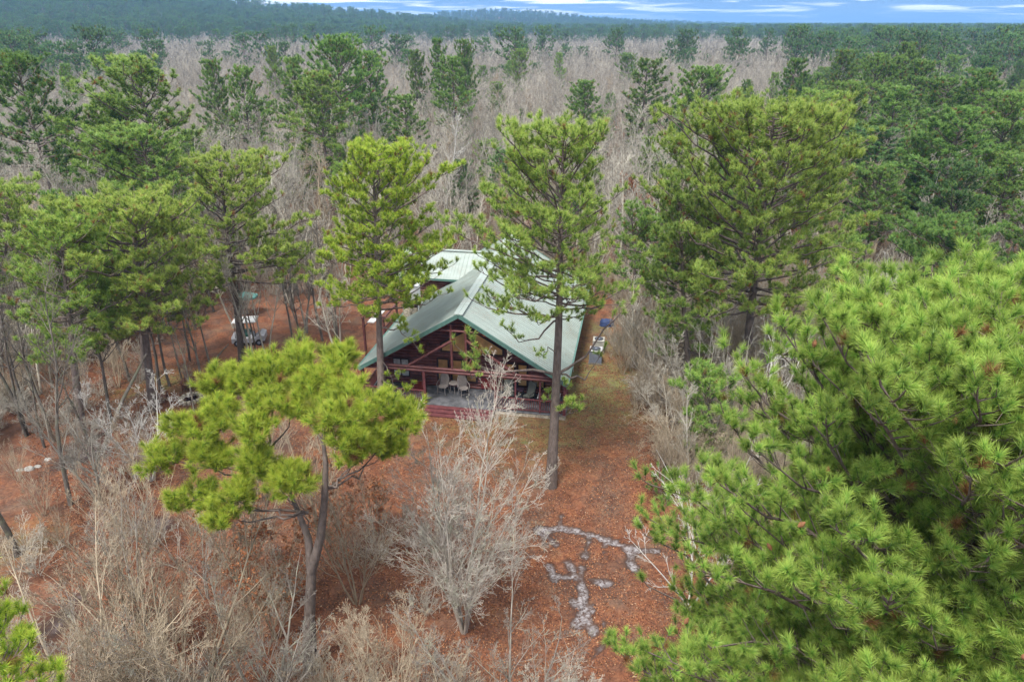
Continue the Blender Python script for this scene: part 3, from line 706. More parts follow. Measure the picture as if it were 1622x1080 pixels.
for (dx, dy, rz, lb) in ((-.85, 1.7, 10, 'brown slatted garden chair behind the fire pit, the left one at the back'), (.75, 1.55, -18, 'brown slatted garden chair behind the fire pit, the right one at the back'),
                         (-1.9, -.1, 80, 'brown slatted garden chair left of the fire pit'), (1.6, -.6, -110, 'brown slatted garden chair right of the fire pit')):
    x, y = fp[0] + dx, fp[1] + dy; adirondack((x, y, zat(x, y)), R(rz), lb)
e = empty('fire_pit', (fp[0], fp[1], zat(fp[0], fp[1])), 0, 'ring of rough stones round burnt logs between the garden chairs', 'fire pit')
b = MB()
for k in range(14):
    t = k * 2 * math.pi / 14; b.box((.62 * math.cos(t), .62 * math.sin(t), .11), (.24, .2, random.uniform(.18, .26)), rz=t + random.uniform(-.3, .3))
b.build('stone_ring', M['stone'], e); b = MB()
for k in range(5): t = k * 1.3; b.tube([(.4 * math.cos(t), .4 * math.sin(t), .06), (-.35 * math.cos(t), -.35 * math.sin(t), .2)], .06, 7)
b.build('logs', M['chink'], e)
# log pile beside
e = MB(); p = at_z(322, 632)
for r_ in range(3):
    for k in range(5 - r_): e.tube([(-.5, k * .17 + r_ * .085, .09 + r_ * .15), (.5 + random.uniform(-.1, .1), k * .17 + r_ * .085, .09 + r_ * .15)], .085, 8)
o = e.build('firewood_stack', M['wood_brown']); o.location = (p[0] + .7, p[1] + .2, zat(p[0], p[1])); tag(o, 'low stack of split reddish firewood right of the fire pit', 'firewood')
# rocks in the left wood
for k, (x, y, s, lb) in enumerate(((47, 743, .28, 'largest pale rock in the row at the left edge of the wood'), (60, 739, .2, 'second pale rock, just right of the largest one at the left edge'), (32, 745, .2, 'small pale rock left of the largest one at the left edge'), (76, 728, .2, 'grey rock furthest right in the row at the left edge'))):
    q = at_z(x, y); blob('rock', (q[0], q[1], zat(q[0], q[1]) - .03), (s, s * .7, s * .6), plain('pale_rock_%d' % k, (.36, .34, .31), .8, .3), lb, 'rock', 10 + k)['group'] = 'pale rocks along the ditch'

# ---------------------------------------------------------------- tree generators
UP = np.array((0, 0, 1.0))
def unit(v): return v / (np.linalg.norm(v, axis=-1, keepdims=True) + 1e-9)
def tufts(mb, P, D, S, n, w, rg, a0=12, a1=68):
    """needle tufts: P positions, D shoot directions, S needle lengths; n needles each w wide"""
    T = len(P)
    if not T: return
    D = unit(D); ref = np.where(np.abs(D[:, 2:3]) < .9, UP[None], np.array([[1.0, 0, 0]]))
    A = unit(np.cross(D, ref)); B = np.cross(A, D)
    al = np.radians(rg.uniform(a0, a1, (T, n))); ph = rg.uniform(0, 2 * np.pi, (T, n))
    perp = np.cos(ph)[..., None] * A[:, None] + np.sin(ph)[..., None] * B[:, None]
    nd = np.cos(al)[..., None] * D[:, None] + np.sin(al)[..., None] * perp
    L = S[:, None] * rg.uniform(.75, 1.1, (T, n))
    base = P[:, None] + D[:, None] * (rg.uniform(-.75, .1, (T, n)) * S[:, None])[..., None]
    sd_ = unit(np.cross(nd, rg.normal(size=(T, n, 3)))) * (w / 2)
    tip = base + nd * L[..., None]
    V = np.stack([base - sd_, base + sd_, tip], 2).reshape(-1, 3)
    F = np.arange(len(V)).reshape(-1, 3)
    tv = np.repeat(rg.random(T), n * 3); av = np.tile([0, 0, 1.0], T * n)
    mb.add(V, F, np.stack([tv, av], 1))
def sprout(start, out, L, e0, rg, segs, tf, r0, upc=.2, dens=1.0, s0=.25, seclen=1.0, drop=.12, tsp=.24, wob=.05, path=None, flat=1.0):
    """one limb with side twigs and needle tufts; segs and tf collect the pieces"""
    k = 7; s = np.linspace(0, 1, k)[:, None]
    if path is None:
        p = start + out * (s * L * math.cos(e0)) + UP * (s * L * math.sin(e0) + upc * L * s ** 2)
        p[1:] += rg.normal(size=(k - 1, 3)) * wob * L * np.linspace(.3, 1, k - 1)[:, None] * .5
    else:
        p = np.array(path, float); L = np.linalg.norm(np.diff(p, axis=0), axis=1).sum()
        k = len(p)
    rr = r0 * (1 - .85 * np.linspace(0, 1, k)) + .006
    segs.append((p[:-1], p[1:], rr[:-1], rr[1:]))
    cl = np.concatenate([[0], np.cumsum(np.linalg.norm(np.diff(p, axis=0), axis=1))])
    n = max(3, int(L * (1 - s0) / .30 * dens)); t = np.sort(rg.uniform(s0, 1, n)); t[-1] = 1.0
    pos = np.stack([np.interp(t * cl[-1], cl, p[:, i]) for i in range(3)], 1)
    tan = unit(np.stack([np.interp(np.clip(t * cl[-1] + .1, 0, cl[-1]), cl, p[:, i]) for i in range(3)], 1) - np.stack([np.interp(np.clip(t * cl[-1] - .15, 0, cl[-1]), cl, p[:, i]) for i in range(3)], 1))
    side = unit(np.cross(tan, UP)) * np.where(np.arange(n) % 2, 1, -1)[:, None]
    ang = np.radians(rg.uniform(32, 85, n)); ang[-1] = 0
    d = tan * np.cos(ang)[:, None] + side * np.sin(ang)[:, None] + UP * rg.uniform(-.1, .9, n)[:, None] * flat
    d = unit(d); ln = (.30 + .42 * L * (1 - t)) * rg.uniform(.6, 1.2, n) * seclen; ln = np.minimum(ln, 1.9 * seclen); ln[-1] = .3
    keep = rg.random(n) > drop; keep[-1] = True
    pos, d, ln, t = pos[keep], d[keep], ln[keep], t[keep]
    mid = pos + d * (ln * .5)[:, None]; end = pos + d * ln[:, None] + UP * (.12 * ln)[:, None]
    segs.append((pos, mid, np.full(len(pos), .016 + r0 * .12), np.full(len(pos), .011)))
    segs.append((mid, end, np.full(len(pos), .011), np.full(len(pos), .006)))
    for q0, q1, dd, l in zip(pos, end, d, ln):
        m = max(3, int(l / tsp) + 1); u = np.linspace(.45, 1, m) + rg.uniform(-.1, .03, m)
        b = q0 + (q1 - q0) * u[:, None]
        sdv = unit(np.cross(dd, UP)) * np.where(np.arange(m) % 2, 1, -1)[:, None]
        td = unit(dd * .5 + sdv * rg.uniform(.1, 1.1, m)[:, None] + UP * rg.uniform(.4, 1.3, m)[:, None] + rg.normal(size=(m, 3)) * .25)
        tl = rg.uniform(.10, .34, m)[:, None] * (tsp / .2); tl[-1] = .05
        e = b + td * tl
        segs.append((b, e, np.full(m, .006), np.full(m, .005)))
        tf.append((e, td))
def pine_parts(seed, H, Rc, zb, nprim=50, tr=.22, tuft=.19, nn=26, nw=.014, dens=1.0, drop=.15, low=.65, shape=1.0, lean=(0, 0), leaders=None, limbs=(), tsp=.24,
               e_lo=-4, e_hi=62, seclen=1.0, lmin=.62, sides=9, asym=.25, coarse=1.0, peak=.28):
    rg = np.random.default_rng(seed); segs = []; tf = []; tb = MB()
    if leaders is None:
        z = np.linspace(0, H - .25, 12); wob = np.cumsum(rg.normal(size=(12, 2)) * .035 * H / 15, 0)
        pts = np.stack([lean[0] * z / H + wob[:, 0], lean[1] * z / H + wob[:, 1], z], 1); pts[0, :2] = 0
        leaders = [(pts, tr, zb, nprim, Rc)]
    az0 = rg.uniform(0, 6.28)
    for (pts, r0, z0, npr, Rl) in leaders:
        pts = np.array(pts, float); k = len(pts)
        rad = r0 * (1 - .86 * (np.linspace(0, 1, k)) ** 1.1)
        if pts[0][2] < .3: rad[0] *= 1.25
        tb.tube(pts, rad, sides)
        zt = pts[-1][2]
        asy = rg.uniform(0, 6.28)
        for i in range(npr):
            t = (i + rg.uniform(-.3, .3)) / npr; t = min(max(t, 0), .985)
            z = z0 + (zt - z0) * t
            az = az0 + i * 2.39996 + rg.uniform(-.5, .5)
            prof = (low + (1 - low) * min(1, t / peak)) if t < peak else max(.06, (1 - ((t - peak) / (1 - peak)) ** (2.0 / shape ** .5))) ** (.62 / shape ** .5)
            L = Rl * prof * rg.uniform(lmin, 1.12) * (1 + asym * math.cos(az - asy))
            if rg.random() < .12 * (lmin < .7): L *= .45
            e = math.radians(e_lo + (e_hi - e_lo) * t ** 1.2 + rg.uniform(-9, 9))
            allow = (zt - z) * 1.0 + .05; L = max(L, .5)
            if L * (math.sin(e) + .2) > allow:
                e = math.asin(max(-.12, min(1, allow / L - .2)))
                if L * (math.sin(e) + .2) > allow: L = max(.4, allow / (math.sin(e) + .2))
            st = np.array([np.interp(z, pts[:, 2], pts[:, j]) for j in range(2)] + [z])
            sprout(st, np.array((math.cos(az), math.sin(az), 0)), max(L, .5), e, rg, segs, tf, .014 + .010 * L, dens=dens, drop=drop, tsp=tsp, seclen=seclen)
        tf.append((pts[-1][None] + np.array([[0, 0, .1]]), UP[None].copy()))
    for lb in limbs:   # (path, radius, dens)
        path = np.array(lb[0], float)
        # smooth the given path
        tt = np.linspace(0, 1, len(path)); t2 = np.linspace(0, 1, 9); pp = np.stack([np.interp(t2, tt, path[:, j]) for j in range(3)], 1); pp[1:-1] = .5 * pp[1:-1] + .25 * (pp[:-2] + pp[2:]); pp[1:-1] += rg.normal(size=(7, 3)) * .06
        sprout(None, None, 0, 0, rg, segs, tf, lb[1], dens=lb[2], drop=.1, tsp=tsp, s0=lb[3] if len(lb) > 3 else .45, path=pp, seclen=lb[4] if len(lb) > 4 else 1.0)
    P0, P1, R0, R1 = [np.concatenate([s_[i] for s_ in segs]) for i in range(4)]
    big = R0 > .03
    tb.curm = 0
    if big.any(): tb.segs(P0[big], P1[big], R0[big], R1[big], 5)
    tb.segs(P0[~big], P1[~big], R0[~big] * coarse, R1[~big] * coarse, 3)
    cb = MB(); P = np.concatenate([t[0] for t in tf]); D = np.concatenate([t[1] for t in tf])
    tufts(cb, P, D, rg.uniform(.8, 1.15, len(P)) * tuft, nn, nw, rg)
    return tb, cb, P
def pine_thing(name, loc, rz, mats, label, group=None, cat='pine tree', **kw):
    tb, cb, P = pine_parts(**kw)
    e = empty(name, loc, rz, label, cat, group)
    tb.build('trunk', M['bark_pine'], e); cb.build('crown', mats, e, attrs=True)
    e['n'] = len(P); del e['n']
    return e, P

def bare_parts(seed, H, nstem=1, spread=8, lv=((16, 38, .42), (8, 42, .5), (5, 45, .5), (3, 48, .55)), r0=.12, rt=.006, up=.22, start=.3, wob=.10, lsize=.10, stemlen=(.8, 1.0), nseg=(8, 5, 4, 3, 2), droop=0.0, maxlen=9, lean=(0, 0), leafy=0):
    rg = np.random.default_rng(seed); segs = []
    az = rg.uniform(0, 6.28) + np.arange(nstem) * 2 * np.pi / nstem + rg.uniform(-.4, .4, nstem)
    tl = np.radians(np.full(nstem, spread) * rg.uniform(.6, 1.2, nstem))
    D = np.stack([np.cos(az) * np.sin(tl) + lean[0], np.sin(az) * np.sin(tl) + lean[1], np.cos(tl)], 1); D = unit(D)
    P = np.stack([np.cos(az) * .08 * (nstem > 1), np.sin(az) * .08 * (nstem > 1), np.zeros(nstem)], 1)
    L = H * rg.uniform(*stemlen, nstem); r = r0 * rg.uniform(.75, 1, nstem)
    for li in range(len(lv) + 1):
        k = nseg[min(li, len(nseg) - 1)]; n = len(P)
        pts = np.zeros((n, k + 1, 3)); pts[:, 0] = P; d = D.copy()
        for q in range(k):
            pts[:, q + 1] = pts[:, q] + d * (L / k)[:, None]
            d = unit(d + rg.normal(size=(n, 3)) * wob * (1 if li else .7) + UP * ((up if li else .04) - droop * li * .1) / k * 1.5)
        rend = np.maximum(rt, r * (.10 if li == 0 else (.2 if li < len(lv) else .6)))
        rr = r[:, None] + (rend - r)[:, None] * np.linspace(0, 1, k + 1)[None]
        segs.append((pts[:, :-1].reshape(-1, 3), pts[:, 1:].reshape(-1, 3), rr[:, :-1].ravel(), rr[:, 1:].ravel(), li))
        if li == len(lv): break
        nc, ang, ratio = lv[li]
        s = rg.uniform((start if li == 0 else .18), 1.0, (n, nc)); s.sort(1)
        fi = s * k; i0 = np.minimum(fi.astype(int), k - 1); fr = fi - i0
        idx = np.arange(n)[:, None]
        cpos = pts[idx, i0] * (1 - fr)[..., None] + pts[idx, i0 + 1] * fr[..., None]
        cd = unit(pts[idx, i0 + 1] - pts[idx, i0])
        rnd = rg.normal(size=(n, nc, 3)); perp = unit(rnd - (rnd * cd).sum(-1, keepdims=True) * cd)
        a = np.radians(ang * rg.uniform(.55, 1.25, (n, nc)))
        nd = cd * np.cos(a)[..., None] + perp * np.sin(a)[..., None]
        cl = L[:, None] * ratio * (1.12 - .75 * s) * rg.uniform(.6, 1.15, (n, nc)); cl = np.minimum(cl, maxlen)
        cr = (rr[idx, i0] * .62) * rg.uniform(.6, .95, (n, nc))
        P, D, L, r = cpos.reshape(-1, 3), nd.reshape(-1, 3), cl.ravel(), np.maximum(cr.ravel(), rt)
    mb = MB()
    for (a, b, ra, rb, li) in segs: mb.segs(a, b, ra, rb, 7 if li == 0 else (5 if li == 1 else 3))
    lf = None
    if leafy:
        lf = MB(); a, b = segs[-1][0], segs[-1][1]; pick = rg.integers(0, len(a), leafy)
        c = a[pick] + (b[pick] - a[pick]) * rg.random((leafy, 1)); leaf_quads(lf, c, lsize, rg)
    return mb, lf
def leaf_quads(mb, c, size, rg, flat=0):
    n = len(c); u = unit(rg.normal(size=(n, 3)) * (1, 1, .35 if flat else 1)); w = rg.normal(size=(n, 3)) * (1, 1, .35 if flat else 1)
    v = unit(w - (w * u).sum(1, keepdims=True) * u); s = size * rg.uniform(.6, 1.3, (n, 1))
    V = np.stack([c - u * s * .6, c + v * s * .32, c + u * s * .6, c - v * s * .32], 1).reshape(-1, 3)
    mb.add(V, np.arange(4 * n).reshape(-1, 4))
def bare_thing(name, loc, rz, m, label, group=None, cat='bare tree', leafm=None, **kw):
    mb, lf = bare_parts(**kw)
    o = mb.build(name, m); o.location = loc; o.rotation_euler = (0, 0, rz); tag(o, label, cat, group)
    if lf is not None: lf.build('leaves', leafm or M['leaf_rust'], o)
    return o
def gl(x, y, dz=-.05):
    q = at_z(x, y); return (q[0], q[1], zat(q[0], q[1]) + dz)

# ---------------------------------------------------------------- the pines one can point at
# A: tall straight pine in front of the right half of the house
a0 = at_z(873, 770)
def rel(p, o): return np.array(p) - np.array((o[0], o[1], 0))
Y = a0[1]
limbsA = []
for path, r, dn, s0, sl in (
    ([(884, 594), (845, 583), (800, 590), (762, 586), (722, 548)], .075, .9, .62, .8), ([(800, 590), (775, 570), (745, 535)], .04, 1.1, .3, .8), ([(762, 588), (745, 600), (735, 572)], .03, 1.1, .3, .7),
    ([(886, 590), (920, 575), (965, 512), (1000, 480)], .07, .7, .7, .8), ([(886, 592), (925, 600), (955, 556)], .05, .4, .8, .5),
    ([(885, 500), (850, 500), (815, 490), (775, 470)], .06, 1.1, .4, .9), ([(886, 505), (855, 530), (825, 545), (800, 520)], .05, .9, .4, .8), ([(888, 480), (930, 485), (975, 470), (1010, 455)], .055, .9, .45, 1),
    ([(887, 440), (845, 435), (800, 450), (772, 430)], .055, 1.1, .4, 1), ([(888, 430), (935, 445), (960, 425)], .05, .9, .4, 1), ([(884, 560), (870, 550), (855, 565)], .03, 1, .3, .6),
    ([(882, 620), (885, 600), (893, 612)], .03, 1.7, .2, .6), ([(880, 640), (868, 632), (876, 622)], .03, 1.6, .2, .6), ([(881, 655), (892, 648), (905, 640)], .03, 1.6, .2, .6), ([(879, 660), (910, 655), (920, 640)], .025, 1.2, .3, .6)):
    n = len(path); dy = np.linspace(0, random.uniform(-1.2, 1.2), n)
    limbsA.append(([rel(at_y(px, py, Y + d), a0) for (px, py), d in zip(path, dy)], r, dn, s0, sl))
topA = at_y(893, 200, Y)
lead = [(rel(at_y(px, py, Y), a0), ) for px, py in ((873, 770), (877, 690), (881, 610), (885, 520), (887, 450), (888, 380), (890, 300), (893, 206))]
lead = np.array([l[0] for l in lead]); lead[0, 2] = 0
pine_thing('pine_tree', (a0[0], a0[1], zat(a0[0], a0[1])), 0, M['needle_warm'], 'tall straight pine before the right half of the house, its trunk crossing the porch railing',
           seed=11, H=18, Rc=3.6, zb=8.6, leaders=[(lead, .265, 9.4, 80, 4.2)], limbs=limbsA, nn=40, nw=.021, tuft=.24, tsp=.2, dens=1.5, shape=1.15, e_lo=2, e_hi=62, low=.85, drop=.12)

# C: low forked pine with a flat yellow-green crown
c0 = at_z(492, 1062); Y = c0[1]
def cp_(px, py, dy=0): return rel(at_y(px, py, Y + dy), c0)
base = cp_(492, 1062); base[2] = 0
L1 = [base, cp_(490, 980), cp_(493, 905), cp_(488, 850, .1), cp_(468, 800, .3), cp_(455, 770, .5)]
L2 = [cp_(493, 905), cp_(508, 850, -.1), cp_(514, 790, -.2), cp_(516, 735, -.1), cp_(512, 700, .1), cp_(492, 672, .4)]
tops = []
limbs = []
rgC = np.random.default_rng(5)
def fan(src, tgts, r, s0=.45, dn=1.25, sl=1.0):
    for (px, py, dy) in tgts:
        e = cp_(px, py, dy); s = np.array(src); m = s + (e - s) * .5 + (0, 0, .25 + .1 * rgC.normal())
        limbs.append(([s, m, e], r, dn, s0, sl))
L3 = [cp_(455, 770, .5), cp_(432, 730, .8), cp_(410, 700, 1.0)]
def lobe(src, px, py, dy, rad, n=6, r=.045):
    """one clump of the crown: a limb out to it and short shoots around its end"""
    c = cp_(px, py, dy); s_ = np.array(src); m = s_ + (c - s_) * .5 + (0, 0, -.12 + .2 * rgC.normal())
    limbs.append(([s_, m, c + (0, 0, .1)], r, 1.2, .7, .8))
    for i in range(n):
        v = rgC.normal(size=3); v[2] = abs(v[2]) * .8 - .1; v /= np.linalg.norm(v); e = c + v * rad * rgC.uniform(.6, 1.2) * (1, 1, .75)
        limbs.append(([c - v * .1, c + v * rad * .4, e], r * .45, 1.9, .25, .8))
sL, sR, sM = cp_(420, 712, .9), cp_(512, 700, .1), cp_(450, 765, .5)
for (px, py, dy, rad) in ((385, 612, 2.2, .8), (438, 592, 2.6, .8), (425, 650, 1.2, .85), (365, 655, 1.4, .7), (470, 655, .9, .6), (395, 690, .1, .55)): lobe(sL, px, py, dy, rad)
for (px, py, dy, rad) in ((492, 582, 2.6, .8), (545, 585, 2.6, .75), (500, 640, 1.0, .8), (560, 628, 1.4, .75), (590, 655, .6, .6), (535, 668, -.2, .55), (505, 610, 2.0, .6)): lobe(sR, px, py, dy, rad)
for (px, py, dy, rad) in ((318, 690, .7, .7), (270, 735, .5, .65), (335, 735, .1, .5)): lobe(sM, px, py, dy, rad, 7, .04)
for (px, py, dy, rad) in ((300, 800, -.1, .6), (345, 828, -.9, .45), (375, 795, -.8, .4)): lobe(cp_(488, 812, .1), px, py, dy, rad, 6, .045)
for (px, py, dy, rad) in ((642, 672, .9, .55), (600, 700, .3, .6), (572, 728, -.3, .5), (620, 715, .8, .4)): lobe(cp_(516, 775, -.1), px, py, dy, rad, 7, .035)
lobe(sL, 405, 738, -.2, .42, 6, .02); lobe(sR, 545, 712, -.7, .4, 6, .02); lobe(sL, 350, 612, 2.4, .55, 6, .03)
lobe(cp_(492, 835, 0), 470, 775, -.7, .55, 7, .02); lobe(cp_(470, 800, .3), 445, 765, -.4, .45, 6, .02)
pine_thing('pine_tree', (c0[0], c0[1], 0), 0, M['needle_yellow'], 'low forked pine with flat yellow-green crown in the foreground, left of the porch steps',
           seed=21, H=13, Rc=3, zb=8, leaders=[(L1, .24, 99, 0, 0), (L2, .17, 99, 0, 0), (L3, .08, 99, 0, 0)], limbs=limbs, nn=90, nw=.0145, tuft=.29, tsp=.30)

def lead_px(pts, o):
    q = np.array([rel(at_y(px, py, o[1] + (p3[0] if p3 else 0)), o) for (px, py, *p3) in pts]); q[0, 2] = 0; return q
# B: pine over the left eave of the house
o = at_z(606, 645)
tr_ = lead_px([(606, 645), (602, 560), (600, 500), (597, 430), (594, 340), (590, 240)], o)
lB = [([rel(at_y(a, b, o[1] + d), o) for a, b, d in pth], r, dn, .4, sl) for pth, r, dn, sl in (
    ([(600, 520, 0), (630, 520, -.6), (660, 550, -1.2)], .05, 1.6, .8), ([(599, 480, 0), (640, 470, -.6), (690, 440, -1.0)], .06, 1.3, 1.1), ([(598, 440, 0), (650, 420, .3), (725, 385, .4)], .06, 1.3, 1.1),
    ([(602, 560, 0), (620, 600, -.4), (625, 640, -1.0)], .04, 1.6, .8), ([(603, 590, 0), (605, 615, -.4), (612, 620, -.8)], .035, 1.8, .7), ([(598, 470, 0), (550, 470, -.5), (490, 450, -.5)], .06, 1.2, 1.1), ([(598, 420, 0), (560, 410, 0), (500, 420, .5)], .06, 1.2, 1.1), ([(604, 600, 0), (640, 625, -.6), (655, 612, -.8)], .03, 1.5, .6))]
pine_thing('pine_tree', (o[0], o[1], zat(o[0], o[1])), 0, M['needle_yellow'], 'tall bright green pine leaning over the left eave and chimney of the house',
           seed=31, H=17, Rc=4, zb=6, leaders=[(tr_, .25, 6.2, 84, 4.6)], limbs=lB, nn=40, nw=.023, tuft=.25, tsp=.19, dens=1.9, shape=1.1, low=.85)
# D: twin-trunk pine, E and F around it, G at the left edge
def px_pine(label, base, top, wpx, m, seed, crown_from=.42, group=None, dist_shift=0, **kw):
    """pine whose foot and top are read from the photo; wpx is the crown's width there"""
    o = at_z(*base); pts = [(base[0] + (top[0] - base[0]) * t + random.uniform(-2, 2) * (0 < t < 1), base[1] + (top[1] - base[1]) * t) for t in (0, .2, .4, .6, .8, 1)]
    tr_ = lead_px(pts, o); H = tr_[-1][2]
    sl = math.hypot(o[0], o[1], CAM_H - H * .6)
    Rc = wpx / 2 * sl / FPX
    kw = dict(dict(nn=38, nw=.024, tuft=.25, tsp=.2, dens=1.75, nprim=60, shape=1.3), **kw); npr = int(kw.pop('nprim') * 1.15); r0 = kw.pop('tr', .011 * H + .03)
    return pine_thing('pine_tree', (o[0], o[1], zat(o[0], o[1])), 0, m, label, group, seed=seed, H=H, Rc=Rc, zb=H * crown_from, leaders=[(tr_, r0, H * crown_from, npr, Rc)], **kw)[0]
px_pine('bright green pine with a double trunk in the left yard, next to the garden chairs', (243, 650), (207, 312), 250, M['needle_warm'], 41, .40, nprim=64, tr=.26)
px_pine('slimmer second trunk pine rising right behind the double-trunked pine', (230, 600), (222, 380), 150, M['needle_warm'], 42, .5, nprim=30, tr=.2)
px_pine('green pine with spreading tiers just left of the white roofed cart', (384, 572), (347, 252), 205, M['needle_warm'], 43, .42, nprim=50, tr=.22, e_lo=-6, low=1.0)
px_pine('dense low-branched pine between the left edge and the double-trunked pine', (132, 700), (95, 355), 185, M['needle_bright'], 44, .40, nprim=56, tr=.24)
px_pine('pine cut by the left edge of the frame below the pale bare tree', (0, 590), (16, 302), 150, M['needle_warm'], 45, .5, nprim=50)
px_pine('tall pine with thin trunk standing in the middle of the left yard', (190, 560), (150, 400), 120, M['needle_warm'], 46, .5, nprim=34)
# H: the broad tall pine right of the house
px_pine('very tall broad pine with a bare grey lower trunk, right of the house', (1172, 640), (1228, 172), 385, M['needle_bright'], 151, .36, nprim=94, tr=.30, low=.8, dens=1.1, shape=1.15, lmin=.7, asym=.1, tuft=.26, e_hi=60, seclen=1.15)
px_pine('green pine between the right side of the house and the very tall broad pine', (1092, 640), (1075, 285), 150, M['needle_mid'], 52, .25, nprim=60, tr=.2)
px_pine('low drooping light green pine beside the foot of the very tall broad pine', (1128, 735), (1118, 590), 120, M['needle_mid'], 53, .12, nprim=40, tr=.09, low=1.0)
px_pine('young dark green pine just above the huge near crown at the right', (1500, 560), (1502, 352), 190, M['needle_deep'], 54, .2, nprim=60, tr=.15, low=1.0)
px_pine('thin-crowned pine beyond the right back corner of the house', (1010, 520), (1002, 330), 95, M['needle_mid'], 55, .3, nprim=34, tr=.14)
px_pine('knee-high pine seedling on the leaf litter left of the huge near pine', (1049, 790), (1049, 755), 26, M['needle_deep'], 56, .15, nprim=14, tr=.03, nn=30, tuft=.16)
px_pine('small yellow-green pine in the gap right of the very tall broad pine', (1345, 560), (1350, 380), 90, M['needle_mid'], 57, .2, nprim=40, tr=.1)

# I: the huge near crown at the right
i0 = (8.6, 11.0)
e, PT = pine_thing('pine_tree', (i0[0], i0[1], 0), 0, M['needle_near'], 'huge near pine crown full of cones filling the lower right corner',
           seed=61, H=17.45, Rc=5.75, lmin=.8, zb=5.0, nprim=300, tr=.26, tuft=.215, nn=104, nw=.0105, tsp=.25, dens=1.6, low=.95, shape=1.7, e_lo=-6, e_hi=60, drop=.08, sides=12, asym=.03, seclen=1.05, peak=.2)
rgI = np.random.default_rng(3)
# cones on the side that faces the camera
fac = [i for i in range(len(PT)) if PT[i][1] < 1.5 and PT[i][2] > 11 and PT[i][0] < 3]
for i in rgI.choice(fac, 44, replace=False):
    b = MB(); v_ = np.array((0, 0, CAM_H)) - (PT[i] + np.array((i0[0], i0[1], 0))); p0 = PT[i] + v_ / np.linalg.norm(v_) * .13; k = 10
    for j in range(9):
        z = -.055 + j * .0135; r = .036 * math.sin(math.pi * (j + 1.2) / 10.5)
        n = 9; a = np.arange(n) * 2 * math.pi / n + j * .35
        b.tube([(0, 0, z), (0, 0, z + .012)], [r * 1.15, r * .8], 9)
    o = b.build('cone', M['cone'], e); o.location = p0; o.rotation_euler = rgI.uniform(-1, 1, 3); o.scale = (1.2,) * 3
# J: crown top in the lower left corner
px0 = at_y(22, 1010, 9.6); j0 = (px0[0] - .9, px0[1] + .1)
pine_thing('pine_tree', (j0[0], j0[1], 0), 0, M['needle_yellow'], 'pine top poking into the lower left corner of the frame',
           seed=71, H=12.9, Rc=1.9, zb=6.5, nprim=70, tr=.16, tuft=.21, nn=80, nw=.012, tsp=.18, dens=1.4, low=1.0, shape=1.0, e_hi=62, drop=.05)

# ---------------------------------------------------------------- pines of the middle distance, each placed from its top in the photo
PROT = []
for k in range(7):
    kw = [dict(Rc=4.2, zb=5.5, nprim=84, shape=1.3), dict(Rc=3.6, zb=5.5, nprim=84, shape=1.1), dict(Rc=4.6, zb=7.0, nprim=76, shape=1.0, asym=.35), dict(Rc=3.4, zb=6, nprim=74, shape=1.1, asym=.3),
          dict(Rc=4.0, zb=8.0, nprim=62, shape=1.0, asym=.4), dict(Rc=3.8, zb=4, nprim=96, shape=1.4), dict(Rc=3.3, zb=5, nprim=80, shape=1.2)][k]
    tb, cb, _ = pine_parts(seed=100 + k, H=18, tr=.22, nn=24, nw=.05, tuft=.32, tsp=.24, coarse=1.3, dens=1.3, **kw)
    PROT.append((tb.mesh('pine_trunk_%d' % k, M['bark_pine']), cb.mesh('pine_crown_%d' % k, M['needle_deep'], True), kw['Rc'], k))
CRM = {}
def crown_mesh(k, mk):
    if (k, mk) not in CRM:
        me = PROT[k][1]
        if mk != 'needle_deep': me = me.copy(); me.materials[0] = M[mk]
        CRM[(k, mk)] = me
    return CRM[(k, mk)]
def inst_pine(k, mk, loc, rz, sxy, sz, label, group):
    e = empty('pine_tree', loc, rz, label, 'pine tree', group); e.scale = (sxy, sxy, sz)
    for nm, me in (('trunk', PROT[k][0]), ('crown', crown_mesh(k, mk))):
        o = bpy.data.objects.new(nm, me); COL.objects.link(o); o.parent = e
    return e
GP = 'pines standing out of the leafless woods'
